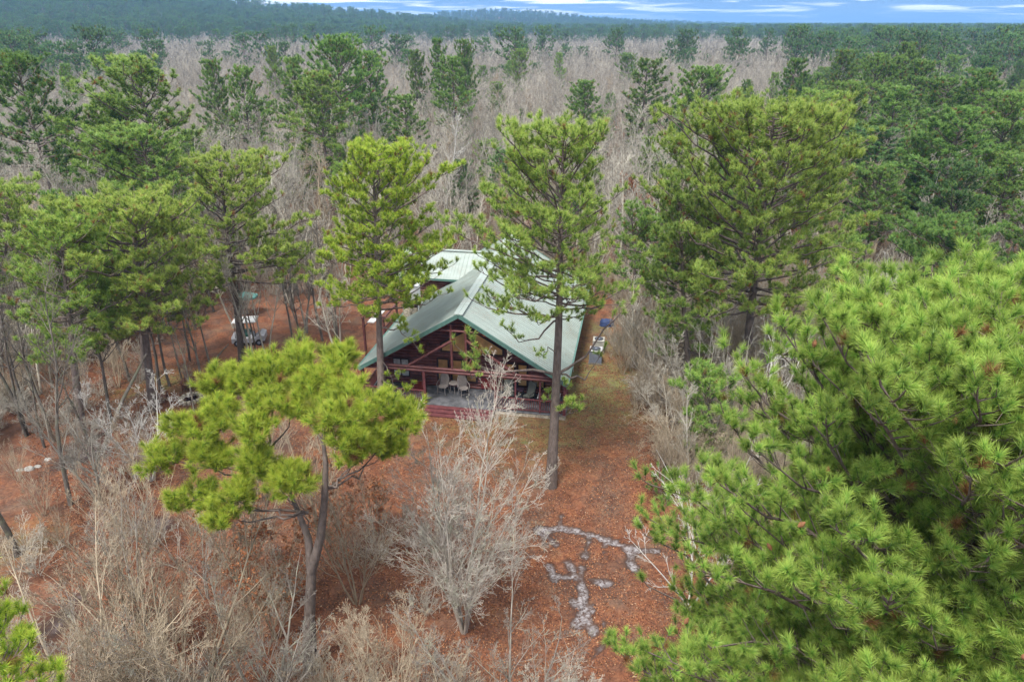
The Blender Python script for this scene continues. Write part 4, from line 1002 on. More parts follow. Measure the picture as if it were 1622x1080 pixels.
MID = [ # x, y of the top, crown width in px, crown width in m, prototype, material, label
 (208, 88, 190, 12.0, 0, 'needle_mid', 'big round-topped pine second from the left edge, above the pale bare trees'),
 (222, 198, 175, 9.5, 2, 'needle_mid', 'wide pine directly in front of the big round-topped one at the left'),
 (150, 165, 110, 7.5, 1, 'needle_mid', 'lighter pine at the left flank of the big round-topped pine'),
 (22, 82, 125, 8.5, 4, 'needle_deep', 'dark pine at the left edge behind the large pale bare tree'),
 (333, 93, 70, 6.0, 3, 'needle_deep', 'left one of two small pine tops side by side left of centre'),
 (380, 103, 72, 6.0, 4, 'needle_deep', 'right one of two small pine tops side by side left of centre'),
 (505, 112, 130, 9.5, 5, 'needle_mid', 'long pointed green pine left of centre reaching low into the bare woods'),
 (462, 90, 80, 7.0, 1, 'needle_deep', 'narrow dark pine just behind the long pointed green one'),
 (528, 55, 130, 10.5, 2, 'needle_deep', 'large dark pine with rounded top, the highest left of centre'),
 (582, 80, 95, 8.5, 0, 'needle_deep', 'dark wide pine leaning on the right of the highest one'),
 (715, 88, 82, 7.5, 6, 'needle_deep', 'tall narrow pine behind a slender pale dead tree, above the house'),
 (640, 148, 82, 6.5, 3, 'needle_deep', 'dark pine below and left of the tall narrow one above the house'),
 (692, 60, 45, 5.0, 1, 'needle_deep', 'small far pine behind the tall narrow one'),
 (735, 62, 52, 5.5, 0, 'needle_deep', 'small far round pine just right of the tall narrow one'),
 (656, 78, 50, 5.5, 5, 'needle_deep', 'small far pine left of the tall narrow one'),
 (926, 126, 92, 8.0, 5, 'needle_deep', 'dark conical pine right of centre, alone among grey woods'),
 (1028, 92, 96, 8.6, 6, 'needle_deep', 'tall dark pointed pine beyond the house, left of a broad pair'),
 (1112, 104, 108, 9.0, 2, 'needle_deep', 'broad dark pine touching the right of the tall pointed one'),
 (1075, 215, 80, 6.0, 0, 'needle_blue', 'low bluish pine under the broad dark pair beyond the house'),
 (1262, 92, 70, 7.0, 1, 'needle_deep', 'pine top just above the very tall broad pine, on its left'),
 (1338, 78, 70, 8.0, 0, 'needle_deep', 'olive pine in the second row above the very tall broad pine'),
 (1393, 84, 85, 9.0, 2, 'needle_deep', 'wide olive pine right of the second row above the very tall broad pine'),
 (1440, 66, 66, 8.0, 5, 'needle_deep', 'dark pine high in the right-hand pine stand'),
 (1290, 140, 110, 9.0, 4, 'needle_mid', 'mid green pine peeping over the right shoulder of the very tall broad pine'),
 (1352, 128, 100, 8.5, 0, 'needle_mid', 'mid green pine in the third row of the right-hand stand'),
 (1425, 135, 110, 9.0, 6, 'needle_deep', 'dark pine in the third row of the right-hand stand, right of the mid green one'),
 (1395, 200, 130, 9.0, 3, 'needle_blue', 'bluish pine above the gap with pale saplings at the right'),
 (1470, 190, 80, 6.0, 1, 'needle_deep', 'slim dark pine between the bluish one and the large conical one at the right'),
 (1530, 168, 145, 9.5, 5, 'needle_deep', 'large conical green pine near the right edge'),
 (1605, 145, 120, 9.0, 0, 'needle_deep', 'dark pine at the right edge behind the large conical one'),
 (1610, 240, 110, 7.5, 2, 'needle_deep', 'olive pine at the right edge below the large conical one'),
 (1500, 120, 100, 9.0, 4, 'needle_deep', 'dark pine behind the large conical one at the right'),
 (1562, 108, 100, 9.0, 1, 'needle_deep', 'dark pine in the back row near the right edge'),
 (1460, 95, 80, 8.5, 0, 'needle_deep', 'rounded pine in the back row at the right'),
 (1310, 215, 80, 6.0, 6, 'needle_mid', 'pine half hidden by the right side of the very tall broad pine'),
 (430, 72, 34, 5.0, 0, 'needle_mid', 'tiny far pine left of the highest dark one'),
 (826, 170, 16, 1.6, 6, 'needle_deep', 'tiny narrow cedar alone in the grey woods above the roof'),
 (60, 345, 60, 4, 3, 'needle_mid', 'small pine in the shade beside the left edge'),
 (205, 285, 60, 4.0, 2, 'needle_mid', 'small bluish pine under the wide pine at the left'),
 (1475, 255, 90, 6.0, 3, 'needle_blue', 'low bluish pine left of the foot of the large conical one'),
 (822, 76, 40, 6, 2, 'needle_mid', 'small far pine top above the middle of the frame'), (100, 100, 34, 4.5, 1, 'needle_deep', 'single small pine top between the left edge pine and the big round-topped one'),
]
rgm = np.random.default_rng(17); TREEPOS = []
for (x, y, wpx, Wm, k, mk, lb) in MID:
    d = ray(x, y + 2); t = Wm * FPX / wpx / math.sqrt(d[0] ** 2 + 1) ; p = np.array((0, 0, CAM_H)) + d * t
    gz = zat(p[0], p[1]); h = p[2] - gz
    if h < 2: print('LOW', lb, h)
    s = Wm / 2 / (PROT[k][2] * .98)
    inst_pine(k, mk, (p[0], p[1], gz - .1), rgm.uniform(0, 6.28), s, h / 18.1, lb, GP); TREEPOS.append((p[0], p[1], Wm / 2))

# ---------------------------------------------------------------- bare trees one can point at
GB = 'bare trees around the clearing'
BARE = [ # base px, height, twig material, params, label
 ((735, 1000), 10.6, 'twig_pale', dict(nstem=10, spread=15, stemlen=(.62, 1.02), lv=((18, 40, .42), (8, 40, .5), (5, 43, .5), (3, 46, .55)), r0=.07, rt=.0048, up=.30, start=.10), 'big pale many-stemmed bare tree in front of the porch steps'),
 ((300, 1180), 9.0, 'twig_tan', dict(nstem=6, spread=26, lv=((15, 38, .42), (8, 42, .5), (6, 45, .5), (3, 48, .55)), r0=.09, rt=.004, up=.35, start=.15), 'tan bare thicket tree at the bottom edge, left of the forked pine'),
 ((130, 1230), 9.3, 'twig_tan', dict(nstem=6, spread=24, lv=((14, 38, .42), (8, 42, .5), (6, 45, .5), (3, 48, .55)), r0=.09, rt=.004, up=.35, start=.15), 'tan bare thicket tree at the bottom edge beside the corner pine top'),
 ((420, 1160), 7.0, 'twig_pale', dict(nstem=5, spread=30, lv=((13, 40, .45), (8, 42, .5), (6, 45, .5), (3, 48, .55)), r0=.07, rt=.004, up=.3, start=.12), 'pale arching bare tree at the bottom edge right beside the forked pine trunk'),
 ((240, 760), 6.6, 'twig_white', dict(nstem=4, spread=26, lv=((12, 42, .45), (7, 42, .5), (5, 45, .5), (3, 48, .5)), r0=.075, rt=.005, up=.2, start=.2), 'whitish twiggy bare tree before the garden chairs in the left yard'),
 ((160, 800), 7.0, 'twig_grey', dict(nstem=3, spread=14, r0=.08, rt=.0045, start=.2), 'grey twiggy bare tree left of the whitish one in the left yard'),
 ((28, 880), 13.0, 'bark_dark', dict(nstem=1, spread=3, r0=.15, rt=.005, lean=(-.07, .05), start=.35), 'dark leaning trunk with bare crown nearest the left edge'),
 ((112, 800), 12.5, 'bark_dark', dict(nstem=1, spread=3, r0=.13, rt=.005, lean=(.02, .05), start=.4), 'dark straight bare trunk second from the left edge'),
 ((85, 700), 11.0, 'bark_dark', dict(nstem=1, spread=4, r0=.12, rt=.005, lean=(-.08, 0), start=.4), 'dark bare trunk behind the pale rocks at the left'),
 ((42, 690), 11.0, 'bark_dark', dict(nstem=2, spread=6, r0=.12, rt=.005, start=.4), 'forked dark bare tree at the far left above the rocks'),
 ((345, 622), 9.0, 'bark_dark', dict(nstem=1, spread=3, r0=.12, rt=.005, lean=(-.08, 0), start=.55), 'slim leaning dark trunk right of the garden chairs'),
 ((206, 605), 9.5, 'bark_dark', dict(nstem=1, spread=3, r0=.12, rt=.005, start=.5), 'short dark mossy trunk left of the double-trunked pine'),
 ((288, 600), 7.5, 'bark_dark', dict(nstem=1, spread=3, r0=.08, rt=.005, start=.5), 'thin dark bare sapling behind the garden chairs'),
 ((405, 560), 8.0, 'bark_dark', dict(nstem=1, spread=3, r0=.08, rt=.005, lean=(.08, 0), start=.35), 'thin dark bare tree just right of the white roofed cart'),
 ((425, 570), 9.0, 'twig_grey', dict(nstem=2, spread=8, r0=.08, rt=.005, start=.3), 'grey bare tree second to the right of the white roofed cart'),
 ((540, 575), 9.0, 'twig_grey', dict(nstem=2, spread=14, r0=.09, rt=.005, start=.25), 'grey branching bare tree behind the forked pine and left of the house'),
 ((480, 540), 9.5, 'twig_grey', dict(nstem=2, spread=12, r0=.09, rt=.005, start=.3), 'grey bare tree midway between cart and house'),
 ((455, 480), 10, 'bark_dark', dict(nstem=1, spread=3, r0=.15, rt=.005, start=.4), 'dark thick bare trunk in the back of the left yard'),
 ((265, 520), 9.5, 'twig_grey', dict(nstem=2, spread=9, r0=.10, rt=.005, start=.3), 'grey bare tree at the back of the left yard behind the pines'),
 ((440, 1010), 5.5, 'twig_tan', dict(nstem=3, spread=16, r0=.05, rt=.004, start=.2, leafy=2600), 'young oak keeping its rust brown leaves, left behind the forked pine trunk'),
 ((545, 900), 5.0, 'twig_tan', dict(nstem=3, spread=18, r0=.05, rt=.004, start=.15, leafy=3000), 'young oak keeping its rust brown leaves, right of the forked pine trunk'),
 ((600, 850), 3.6, 'twig_tan', dict(nstem=3, spread=20, r0=.04, rt=.004, start=.15, leafy=1700), 'small rust-leaved oak sapling between forked pine and the big pale bare tree'),
 ((380, 930), 4.4, 'twig_tan', dict(nstem=3, spread=18, r0=.045, rt=.004, start=.15, leafy=2200), 'rust-leaved oak sapling under the left limbs of the forked pine'),
 ((1008, 402), 8.8, 'twig_tan', dict(nstem=3, spread=14, r0=.08, rt=.008, start=.2, leafy=6000, lsize=.19), 'rust-leaved oak at the wood edge right behind the house'),
 ((650, 1180), 6.4, 'twig_tan', dict(nstem=5, spread=26, r0=.05, rt=.004, start=.12), 'reddish tan brush tree at the bottom edge left of the big pale bare tree'),
 ((800, 1190), 7.6, 'twig_pale', dict(nstem=5, spread=28, r0=.06, rt=.004, start=.12), 'pale brush tree at the bottom edge under the big pale bare tree'),
 ((890, 1150), 3.0, 'twig_grey', dict(nstem=4, spread=26, r0=.035, rt=.004, start=.12), 'low grey brush at the bottom edge right of the big pale bare tree'),
 ((1085, 735), 5.2, 'twig_tan', dict(nstem=7, spread=42, r0=.04, rt=.004, start=.12, up=-.25, droop=.5), 'drooping tan brush at the right edge of the lawn'),
 ((1062, 690), 4.6, 'twig_grey', dict(nstem=6, spread=36, r0=.05, rt=.004, start=.12, up=-.05, droop=.3), 'drooping grey brush behind the tan one at the edge of the lawn'),
 ((1205, 690), 7.6, 'twig_white', dict(nstem=3, spread=13, r0=.06, rt=.006, start=.2, lv=((8, 34, .4), (5, 38, .45), (3, 42, .5))), 'white-barked bare sapling beside the trunk of the very tall broad pine'),
 ((1105, 870), 6.0, 'twig_white', dict(nstem=3, spread=20, r0=.05, rt=.006, start=.2, lv=((8, 36, .4), (5, 38, .45), (3, 42, .5))), 'white-barked bare sapling at the left rim of the huge near pine'),
 ((1090, 960), 5.6, 'twig_white', dict(nstem=3, spread=28, r0=.05, rt=.006, start=.2, lv=((8, 36, .45), (5, 38, .5), (3, 42, .5))), 'white bare sapling reaching over the mud beside the huge near pine'),
 ((1340, 640), 10.0, 'twig_white', dict(nstem=2, spread=9, r0=.075, rt=.007, start=.25, lv=((10, 30, .35), (5, 36, .42), (3, 42, .5))), 'white slender bare tree above the left shoulder of the huge near pine'),
 ((1375, 650), 10.4, 'twig_white', dict(nstem=2, spread=9, r0=.07, rt=.007, start=.25, lv=((10, 30, .35), (5, 36, .42), (3, 42, .5))), 'second white slender bare tree, right of the first above the huge near pine'),
 ((1492, 500), 9.5, 'twig_pale', dict(nstem=2, spread=9, r0=.08, rt=.007, start=.25), 'pale bare tree before the large conical pine at the right'),
 ((1590, 520), 10, 'twig_pale', dict(nstem=2, spread=12, r0=.08, rt=.006, start=.25), 'pale bare tree at the right edge above the huge near pine'),
 ((60, 500), 14.0, 'twig_pale', dict(nstem=3, spread=12, lv=((18, 38, .38), (8, 42, .5), (6, 45, .5), (3, 48, .5)), r0=.17, rt=.009, start=.2), 'large pale bare tree at the left edge in front of the dark pine'),
 ((345, 420), 13.5, 'twig_pale', dict(nstem=3, spread=15, lv=((18, 38, .38), (8, 42, .5), (6, 45, .5), (3, 48, .5)), r0=.15, rt=.010, start=.15), 'wide pale bare tree left of the long pointed pine'),
 ((405, 430), 12.5, 'twig_pale', dict(nstem=2, spread=10, r0=.13, rt=.010, start=.15), 'pale bare tree right of the wide pale one'),
 ((708, 400), 16.0, 'twig_white', dict(nstem=1, spread=2, r0=.13, rt=.010, start=.25, lv=((26, 40, .22), (6, 42, .4), (4, 45, .5))), 'slender white dead tree standing before the tall narrow pine above the house'),
 ((190, 420), 10.5, 'twig_white', dict(nstem=3, spread=16, r0=.10, rt=.010, start=.3, lv=((10, 36, .38), (6, 40, .45), (3, 42, .5))), 'small white bare crown below the wide pine at the left'),
 ((690, 395), 10, 'twig_grey', dict(nstem=2, spread=14, r0=.1, rt=.008, start=.15), 'grey bare tree rising behind the left wing roof'),
 ((985, 400), 11, 'twig_grey', dict(nstem=2, spread=12, r0=.1, rt=.008, start=.15), 'grey bare tree behind the right back corner of the house'),
]
for i, (bp, H, mk, kw, lb) in enumerate(BARE):
    kw = dict(kw); mk_ = mk
    loc = gl(*bp)
    if bp[1] > 1080: TREEPOS.append((loc[0], loc[1], 1))
    bare_thing('oak_sapling' if 'leafy' in kw else 'bare_tree', loc, 2.4 if i == 0 else 0, M[mk_], lb, GB if 'leafy' not in kw else 'young oaks with rust brown leaves', cat='young oak' if 'leafy' in kw else 'bare tree', seed=200 + i, H=H, **kw)

YM = []
for k in range(3):
    mb, _ = bare_parts(seed=700 + k, H=10, nstem=[1, 2, 1][k], spread=[3, 7, 4][k], lv=((14, 38, .36), (7, 42, .5), (5, 45, .5), (3, 46, .5)), r0=.11, rt=.005, start=.4, lean=((.05, 0), (-.04, .03), (0, -.05))[k]); YM.append(mb.mesh('yard_tree_%d' % k, M[['bark_dark', 'twig_grey', 'bark_dark'][k]]))
ry = np.random.default_rng(12); n = 0
while n < 38:
    x, y = ry.uniform(-34, -11.5), ry.uniform(28, 58)
    if x > -17 and y < 44 or abs(x / y) > .8 or (abs(x + 20) < 1.3 and y < 52 and y > 39): continue
    o = bpy.data.objects.new('bare_tree', YM[int(ry.integers(0, 3))]); COL.objects.link(o); s_ = ry.uniform(.7, 1.15); o.scale = (s_, s_, s_)
    o.location = (x, y, zat(x, y) - .1); o.rotation_euler = (0, 0, ry.uniform(0, 6.28)); tag(o, f"slim {['dark single-stemmed', 'grey twin-stemmed', 'dark leaning'][YM.index(o.data)]} bare tree {'at the front' if y < 40 else 'toward the back'} of the left yard", 'bare tree', 'slim bare trees of the left yard'); n += 1

# fallen and leaning trunks in the left yard
for (a, b, r, lb) in (((160, 715), (232, 560), .12, 'dark leaning dead trunk crossing left of the double-trunked pine'), ((330, 590), (362, 545), .07, 'short leaning dead pole behind the garden chairs')):
    p0 = at_z(*a); p1 = at_y(b[0], b[1], p0[1] + 2.0); m = MB(); m.tube([p0 - (0, 0, .1), (p0 + p1) / 2 + (0, 0, .2), p1], [r, r * .8, r * .5], 9)
    tag(m.build('leaning_trunk', M['bark_dark']), lb, 'trunk', 'leaning dead trunks')

# ---------------------------------------------------------------- the woods: individuals near by, one mass far off
BP = []
for k, (kw, mk) in enumerate([
    (dict(nstem=1, spread=4, lv=((20, 36, .36), (8, 40, .48), (6, 44, .5)), start=.28, r0=.14), 'twig_grey'),
    (dict(nstem=2, spread=9, lv=((15, 34, .38), (8, 40, .48), (6, 44, .5)), start=.2, r0=.12), 'twig_grey'),
    (dict(nstem=3, spread=13, lv=((13, 34, .38), (7, 40, .48), (5, 44, .5)), start=.18, r0=.10), 'twig_grey'),
    (dict(nstem=1, spread=3, lv=((24, 30, .34), (8, 40, .45), (5, 44, .5)), start=.3, r0=.13), 'twig_tan'),
    (dict(nstem=2, spread=12, lv=((16, 40, .4), (8, 42, .48), (5, 44, .5)), start=.2, r0=.13), 'twig_pale'),
    (dict(nstem=1, spread=5, lv=((18, 40, .42), (9, 42, .48), (5, 44, .5)), start=.25, r0=.15), 'twig_grey'),
    (dict(nstem=4, spread=17, lv=((11, 34, .4), (7, 40, .48), (5, 44, .5)), start=.15, r0=.09), 'twig_grey')]):
    mb, _ = bare_parts(seed=300 + k, H=12.5, rt=.009, up=.3, nseg=(6, 4, 3, 2), **kw); BP.append(mb.mesh('bare_tree_%d' % k, M[mk]))
# chunkier forms for the far woods
FP = []
for k in range(3):
    kw = [dict(Rc=4.2, zb=6, nprim=34, shape=1.1), dict(Rc=3.7, zb=5, nprim=36, shape=.85), dict(Rc=4.4, zb=7, nprim=30, shape=1.3, asym=.4)][k]
    tb, cb, _ = pine_parts(seed=400 + k, H=16, tr=.25, nn=14, nw=.12, tuft=.46, tsp=.42, dens=.8, coarse=2, **kw)
    cb.v = tb.v + cb.v; cb.f = [f for f in tb.f] + [f + tb.n for f in cb.f]; cb.mi = [np.ones(len(f), int) for f in tb.f] + [np.zeros(len(f), int) for f in cb.f[len(tb.f):]]
    cb.at = tb.at + cb.at; cb.smooth = tb.smooth + cb.smooth
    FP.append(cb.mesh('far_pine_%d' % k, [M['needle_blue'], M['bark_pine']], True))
FB = []
for k in range(3):
    mb, _ = bare_parts(seed=500 + k, H=12.5, nstem=3, spread=13, lv=((11, 34, .38), (6, 40, .48), (3, 44, .55)), start=.15, r0=.12, rt=.03, up=.3, nseg=(4, 3, 2, 1)); FB.append(mb.mesh('far_bare_%d' % k, M['twig_grey']))

def clear(x, y):
    """the open ground round the house and the path in front, kept free of random trees"""
    lx = (x - HO[0]) * HX[0] + (y - HO[1]) * HX[1]; ly = (x - HO[0]) * HY[0] + (y - HO[1]) * HY[1]
    if -10.5 < lx < 8.8 and -4 < ly < 20.5: return True
    if -30 < x < 7.5 and y < 58: return True
    if y < 30: return True
    return False
def inview(x, y, m=1.0): return abs(x) < .80 * y * m + 6 and y > 12
def pine_prob(x, y):
    d = math.hypot(x, y); q = x / max(y, 1)
    n = float(fnoise(x, y, 1 / 45, 70)); n2 = float(fnoise(x, y, 1 / 170, 71))
    hill = float(47 * G(x, y, -560, 930, 250, 330) + 17 * G(x, y, -250, 1150, 170, 260) + 36 * G(x, y, -40, 2000, 300, 350) + 19 * G(x, y, 330, 3100, 420, 300))
    if hill > 2.6 and d > 260: return min(.94, .5 + hill / 12)
    if d < 60: return .12
    if q > .30 and d < 175: return .62 if n > .38 else .25
    if d < 175: return .03 if n < .60 else .12
    if d < 560: return (.012 if n < .60 else .10) + (.16 if q > .36 and n > .4 else 0)
    return .22 if n2 < .5 else .66
cand = []
d0 = 32.0
while d0 < 5200:
    sp_ = 3.5 if d0 < 120 else (4.0 if d0 < 240 else (5.2 if d0 < 420 else (8.0 if d0 < 900 else (12 if d0 < 1800 else 20))))
    nx = int(1.7 * d0 / sp_) + 2
    for i in range(nx):
        x = (i - nx / 2 + rng.uniform(-.5, .5)) * sp_; y = d0 + rng.uniform(-.5, .5) * sp_
        if not inview(x, y) or clear(x, y): continue
        cand.append((x, y))
    d0 += sp_
cand.sort(key=lambda c: math.hypot(*c))
def nearpine(x, y):
    return any((x - a) ** 2 + (y - b) ** 2 < (r * .7) ** 2 for a, b, r in TREEPOS)
near_b, near_p, far_b, far_p = [], [], [], []
for (x, y) in cand:
    d = math.hypot(x, y)
    if d < 170 and nearpine(x, y): continue
    if rng.random() < pine_prob(x, y):
        if d < 170 and any((x - a) ** 2 + (y - b) ** 2 < 30 for a, b, _ in near_p[-60:]): continue
        # hold back tops that would rise above the named pines
        (near_p if len(near_p) < 200 and d < 420 else far_p).append((x, y, rng.random()))
    else:
        (near_b if len(near_b) < 255 else far_b).append((x, y, rng.random()))
print('near pines', len(near_p), 'near bare', len(near_b), 'far pines', len(far_p), 'far bare', len(far_b), 'bare limit', math.hypot(near_b[-1][0], near_b[-1][1]))
BK = ['single-stemmed grey', 'twin-stemmed grey', 'three-stemmed grey', 'straight tan', 'pale twin-stemmed', 'wide-crowned grey', 'bushy many-stemmed grey']
def far_word(x, y):
    d = math.hypot(x, y); return 'in the first rows' if d < 70 else ('a little deeper in' if d < 85 else ('farther back' if d < 150 else 'far back'))
def zone(x, y):
    q = x / y
    a = 'left part' if q < -.25 else ('middle' if q < .2 else 'right part')
    return a, 'close behind the clearing' if math.hypot(x, y) < 80 else 'farther back'
for (x, y, u) in near_b:
    k = int(rng.integers(0, len(BP))); o = bpy.data.objects.new('bare_tree', BP[k]); COL.objects.link(o)
    d = math.hypot(x, y); s = rng.uniform(.72, 1.05) * (.62 if d < 62 else 1)
    o.location = (x, y, zat(x, y) - .1); o.rotation_euler = (rng.uniform(-.05, .05), rng.uniform(-.05, .05), rng.uniform(0, 6.28)); o.scale = (s * 1.05, s * 1.05, s)
    a, b = zone(x, y); tag(o, f'{BK[k]} bare tree, {a} of the woods, {far_word(x, y)}', 'bare tree', 'bare trees massed in the leafless woods')
for (x, y, u) in near_p:
    k = int(rng.integers(0, 7)); d = math.hypot(x, y)
    if d < 175: h = rng.uniform(9, 13.5) if x / y > .3 else rng.uniform(8, 11.5)
    else: h = rng.uniform(11, 15.5)
    w = h / 18.1 * rng.uniform(.85, 1.2)
    a, b = zone(x, y)
    inst_pine(k, ['needle_deep', 'needle_deep', 'needle_blue', 'needle_mid'][int(u * 3.99)], (x, y, zat(x, y) - .1), rng.uniform(0, 6.28), w, h / 18.1,
              f"{['dark green', 'dark green', 'bluish', 'mid green'][int(u * 3.99)]} {['', 'shorter ', 'taller '][0 if x / y > .3 and 10.5 < h < 12 else (1 if h < 10.5 else 2)]}pine, {a} of the woods, {far_word(x, y)}", 'pines scattered through the woods')

def scatter(name, pts, meshes, label, smin, smax, mat_obj, real=None):
    """one mass of far trees: points that carry instances of whole tree meshes"""
    me = bpy.data.meshes.new(name); n = len(pts); me.vertices.add(n)
    me.vertices.foreach_set('co', np.array(pts, float).ravel())
    rg = np.random.default_rng(n)
    for nm, tp, v in (('pick', 'INT', rg.integers(0, len(meshes), n)), ('turn', 'FLOAT', rg.uniform(0, 6.28, n).astype(np.float32)), ('size', 'FLOAT', rg.uniform(smin, smax, n).astype(np.float32))):
        a = me.attributes.new(nm, tp, 'POINT'); a.data.foreach_set('value', v)
    o = bpy.data.objects.new(name, me); COL.objects.link(o); tag(o, label, kind='stuff')
    g = bpy.data.node_groups.new(name, 'GeometryNodeTree')
    g.interface.new_socket('Geometry', in_out='INPUT', socket_type='NodeSocketGeometry'); g.interface.new_socket('Geometry', in_out='OUTPUT', socket_type='NodeSocketGeometry')
    gi = g.nodes.new('NodeGroupInput'); go = g.nodes.new('NodeGroupOutput'); ip = g.nodes.new('GeometryNodeInstanceOnPoints'); jg = g.nodes.new('GeometryNodeJoinGeometry')
    for ob in meshes:
        oi = g.nodes.new('GeometryNodeObjectInfo'); oi.inputs['Object'].default_value = ob; oi.inputs['As Instance'].default_value = True; oi.transform_space = 'ORIGINAL'
        g.links.new(oi.outputs['Geometry'], jg.inputs[0])
    def na(nm, tp):
        a = g.nodes.new('GeometryNodeInputNamedAttribute'); a.data_type = tp; a.inputs[0].default_value = nm; return a.outputs[0]
    g.links.new(gi.outputs[0], ip.inputs['Points']); g.links.new(jg.outputs[0], ip.inputs['Instance']); ip.inputs['Pick Instance'].default_value = True
    g.links.new(na('pick', 'INT'), ip.inputs['Instance Index'])
    cx = g.nodes.new('ShaderNodeCombineXYZ'); g.links.new(na('turn', 'FLOAT'), cx.inputs[2]); g.links.new(cx.outputs[0], ip.inputs['Rotation'])
    g.links.new(na('size', 'FLOAT'), ip.inputs['Scale']); g.links.new(ip.outputs[0], go.inputs[0])
    md = o.modifiers.new('scatter', 'NODES'); md.node_group = g
    return o
# the tree forms the far masses repeat also stand as trees of their own
def own_tree(me, x, y, name, label, cat):
    o = bpy.data.objects.new(name, me); COL.objects.link(o); o.location = (x, y, zat(x, y) - .1); tag(o, label, cat); return o
fpo = [own_tree(me, x, y, 'pine_tree', lb, 'pine tree') for me, (x, y), lb in zip(FP, ((-70, 235), (52, 250), (150, 240)), ('dark far pine above the left half of the grey woods', 'dark far pine above the middle of the grey woods', 'dark far pine above the right half of the grey woods'))]
fbo = [own_tree(me, x, y, 'bare_tree', lb, 'bare tree') for me, (x, y), lb in zip(FB, ((-60, 242), (20, 246), (96, 245)), ('coarse grey bare tree far back in the left half of the woods', 'coarse grey bare tree far back in the middle of the woods', 'coarse grey bare tree far back in the right half of the woods'))]
bpo = [next(o for o in COL.objects if o.data == me) for me in BP]
z3 = lambda L: [(x, y, zat(x, y) - .2) for x, y, _ in L]
scatter('bare_woodland', z3([c for c in far_b if math.hypot(c[0], c[1]) < 260]), bpo, 'grey leafless woods filling the middle distance', .75, 1.08, None)
scatter('far_bare_woodland', z3([c for c in far_b if math.hypot(c[0], c[1]) >= 260]), fbo, 'pale leafless woods running to the horizon', .8, 1.15, None)
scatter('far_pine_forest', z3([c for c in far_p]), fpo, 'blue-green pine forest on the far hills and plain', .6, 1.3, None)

# undergrowth: low brush between the trees
bb, _ = bare_parts(seed=600, H=3.0, nstem=7, spread=34, lv=((9, 42, .5), (6, 46, .5), (4, 48, .5)), r0=.025, rt=.006, up=.2, start=.1, nseg=(4, 3, 2, 2))
br = bb.build('brush_shrub', M['twig_grey']); q = at_z(1120, 640); br.location = (q[0] + 1, q[1], 0); tag(br, 'low grey-brown brush shrub at the wood edge right of the lawn', 'shrub')
bb2, _ = bare_parts(seed=601, H=4.6, nstem=6, spread=16, lv=((9, 28, .5), (6, 34, .5), (3, 40, .5)), r0=.03, rt=.005, up=.5, start=.12, nseg=(5, 4, 3, 2))
br2 = bb2.build('brush_shrub', M['twig_tan']); q = at_z(1160, 700); br2.location = (q[0] + .6, q[1], 0); tag(br2, 'taller tan brush shrub at the wood edge right of the lawn', 'shrub')
ug = []
for _ in range(9000):
    y = rng.uniform(9, 130); x = rng.uniform(-.85, .85) * (y + 8)
    ins = clear(x, y)
    if ins:
        if x > 8.5 and y < 50 and rng.random() < .8: pass
        elif x < -3.2 and y < 27 and fnoise(x, y, .25, 88) > .40 and rng.random() < .12: pass
        elif x < -14 and y < 36 and rng.random() < .10: pass
        elif y < 17 and x < 0 and rng.random() < .3: pass
        elif x < -24 and y > 36 and rng.random() < .3: pass
        else: continue
        if rng.random() < .35: continue
    elif y > 60 and rng.random() < .55: continue
    if y < 9: continue
    ug.append((x, y, zat(x, y) - .1))
bb3, _ = bare_parts(seed=602, H=7.0, nstem=5, spread=15, lv=((11, 27, .5), (6, 33, .55), (2, 38, .5)), r0=.045, rt=.0065, up=.5, start=.15, nseg=(6, 4, 3, 2))
TM = bb3.mesh('thicket_tree', M['twig_tan']); bb4, _ = bare_parts(seed=603, H=7.5, nstem=3, spread=10, lv=((14, 32, .45), (6, 36, .5), (2, 40, .5)), r0=.05, rt=.0065, up=.4, start=.15, nseg=(6, 4, 3, 2))
TM2 = bb4.mesh('thicket_tree_pale', M['twig_pale']); rt_ = np.random.default_rng(44); n = 0
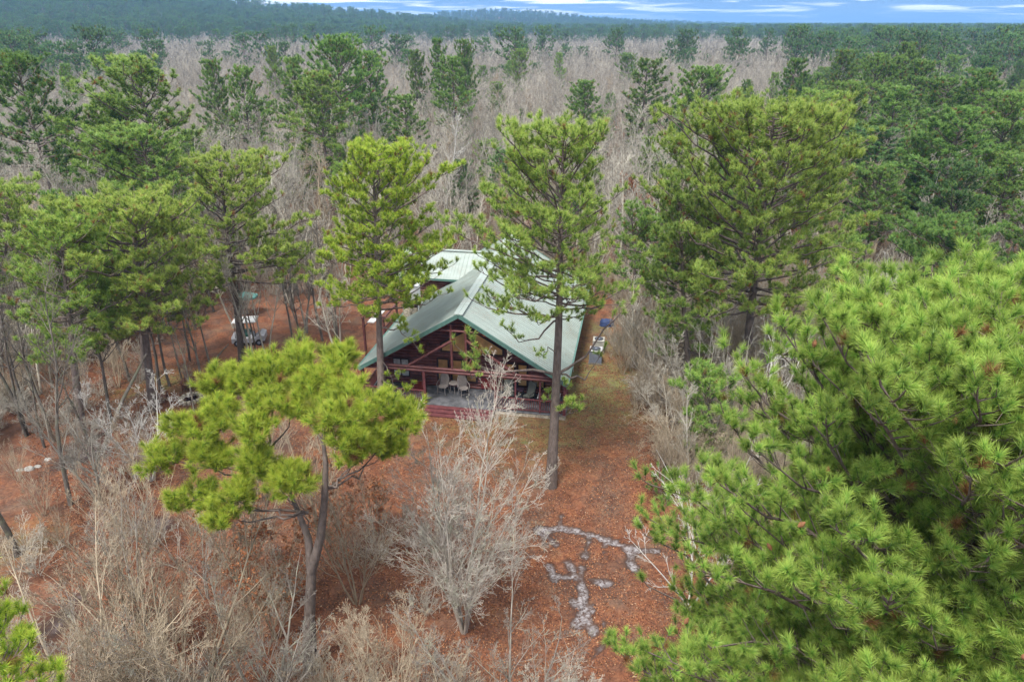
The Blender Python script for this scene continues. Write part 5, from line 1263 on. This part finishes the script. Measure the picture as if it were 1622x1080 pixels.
while n < 20:
    y = rt_.uniform(11, 27); x = rt_.uniform(-16, 1.5)
    if abs(x) > .8 * y + 1 or fnoise(x, y, .25, 88) < .38 or (x > -5.5 and y > 16.5) or (y < 14 and x > -1) or (x < -12 and y > 24): continue
    o = bpy.data.objects.new('bare_sapling', [TM, TM, TM2][n % 3]); COL.objects.link(o); s_ = rt_.uniform(.55, 1.0) * (.62 if x > -3.5 else 1); o.scale = (s_ * 1.1, s_ * 1.1, s_)
    o.location = (x, y, zat(x, y) - .1); o.rotation_euler = (0, 0, rt_.uniform(0, 6.28)); tag(o, f"slender {'pale' if o.data == TM2 else 'tan'} bare sapling in the near thicket, {'below the forked pine' if x > -9 else 'toward the left corner'}", 'sapling', 'bare saplings of the near thicket'); n += 1
scatter('undergrowth', ug, [br, br2], 'thin leafless brush covering the woodland floor', .45, 1.0, None)
# leaf litter on the open ground near the camera
lm = MB(); n = 260000; rl_ = np.random.default_rng(9)
yy = rl_.uniform(13, 46, n) ** 1.0; xx = rl_.uniform(-.72, .45, n) * (yy + 4)
mu, _, _ = ground_masks(xx, yy); lxx = (xx - HO[0]) * HX[0] + (yy - HO[1]) * HX[1]; lyy = (xx - HO[0]) * HY[0] + (yy - HO[1]) * HY[1]
k_ = (mu < .25) & ~((np.abs(lxx) < 6.6) & (lyy > -.9) & (lyy < 18)) & (fnoise(xx, yy, .9, 77) > .33)
xx, yy = xx[k_], yy[k_]
leaf_quads(lm, np.stack([xx, yy, height(xx, yy) + .02], 1), .065, rl_, flat=1)
tag(lm.build('leaf_litter', M['litter']), 'fallen rust and orange leaves strewn over the ground', kind='stuff')

# ---------------------------------------------------------------- air
hb = MB(); hb.box((0, 3800, 41), (14400, 11000, 90))
hm = bpy.data.materials.new('haze'); hm.use_nodes = True; hn = hm.node_tree; hn.nodes.clear()
pv = N(hn, 'ShaderNodeVolumePrincipled'); pv.inputs['Color'].default_value = (0.28, 0.56, 1.0, 1); pv.inputs['Density'].default_value = 0.0003; pv.inputs['Anisotropy'].default_value = 0.2
ho = N(hn, 'ShaderNodeOutputMaterial'); hn.links.new(pv.outputs[0], ho.inputs['Volume'])
hz = hb.build('haze', hm); tag(hz, 'thin blue haze over the far woods', kind='stuff')
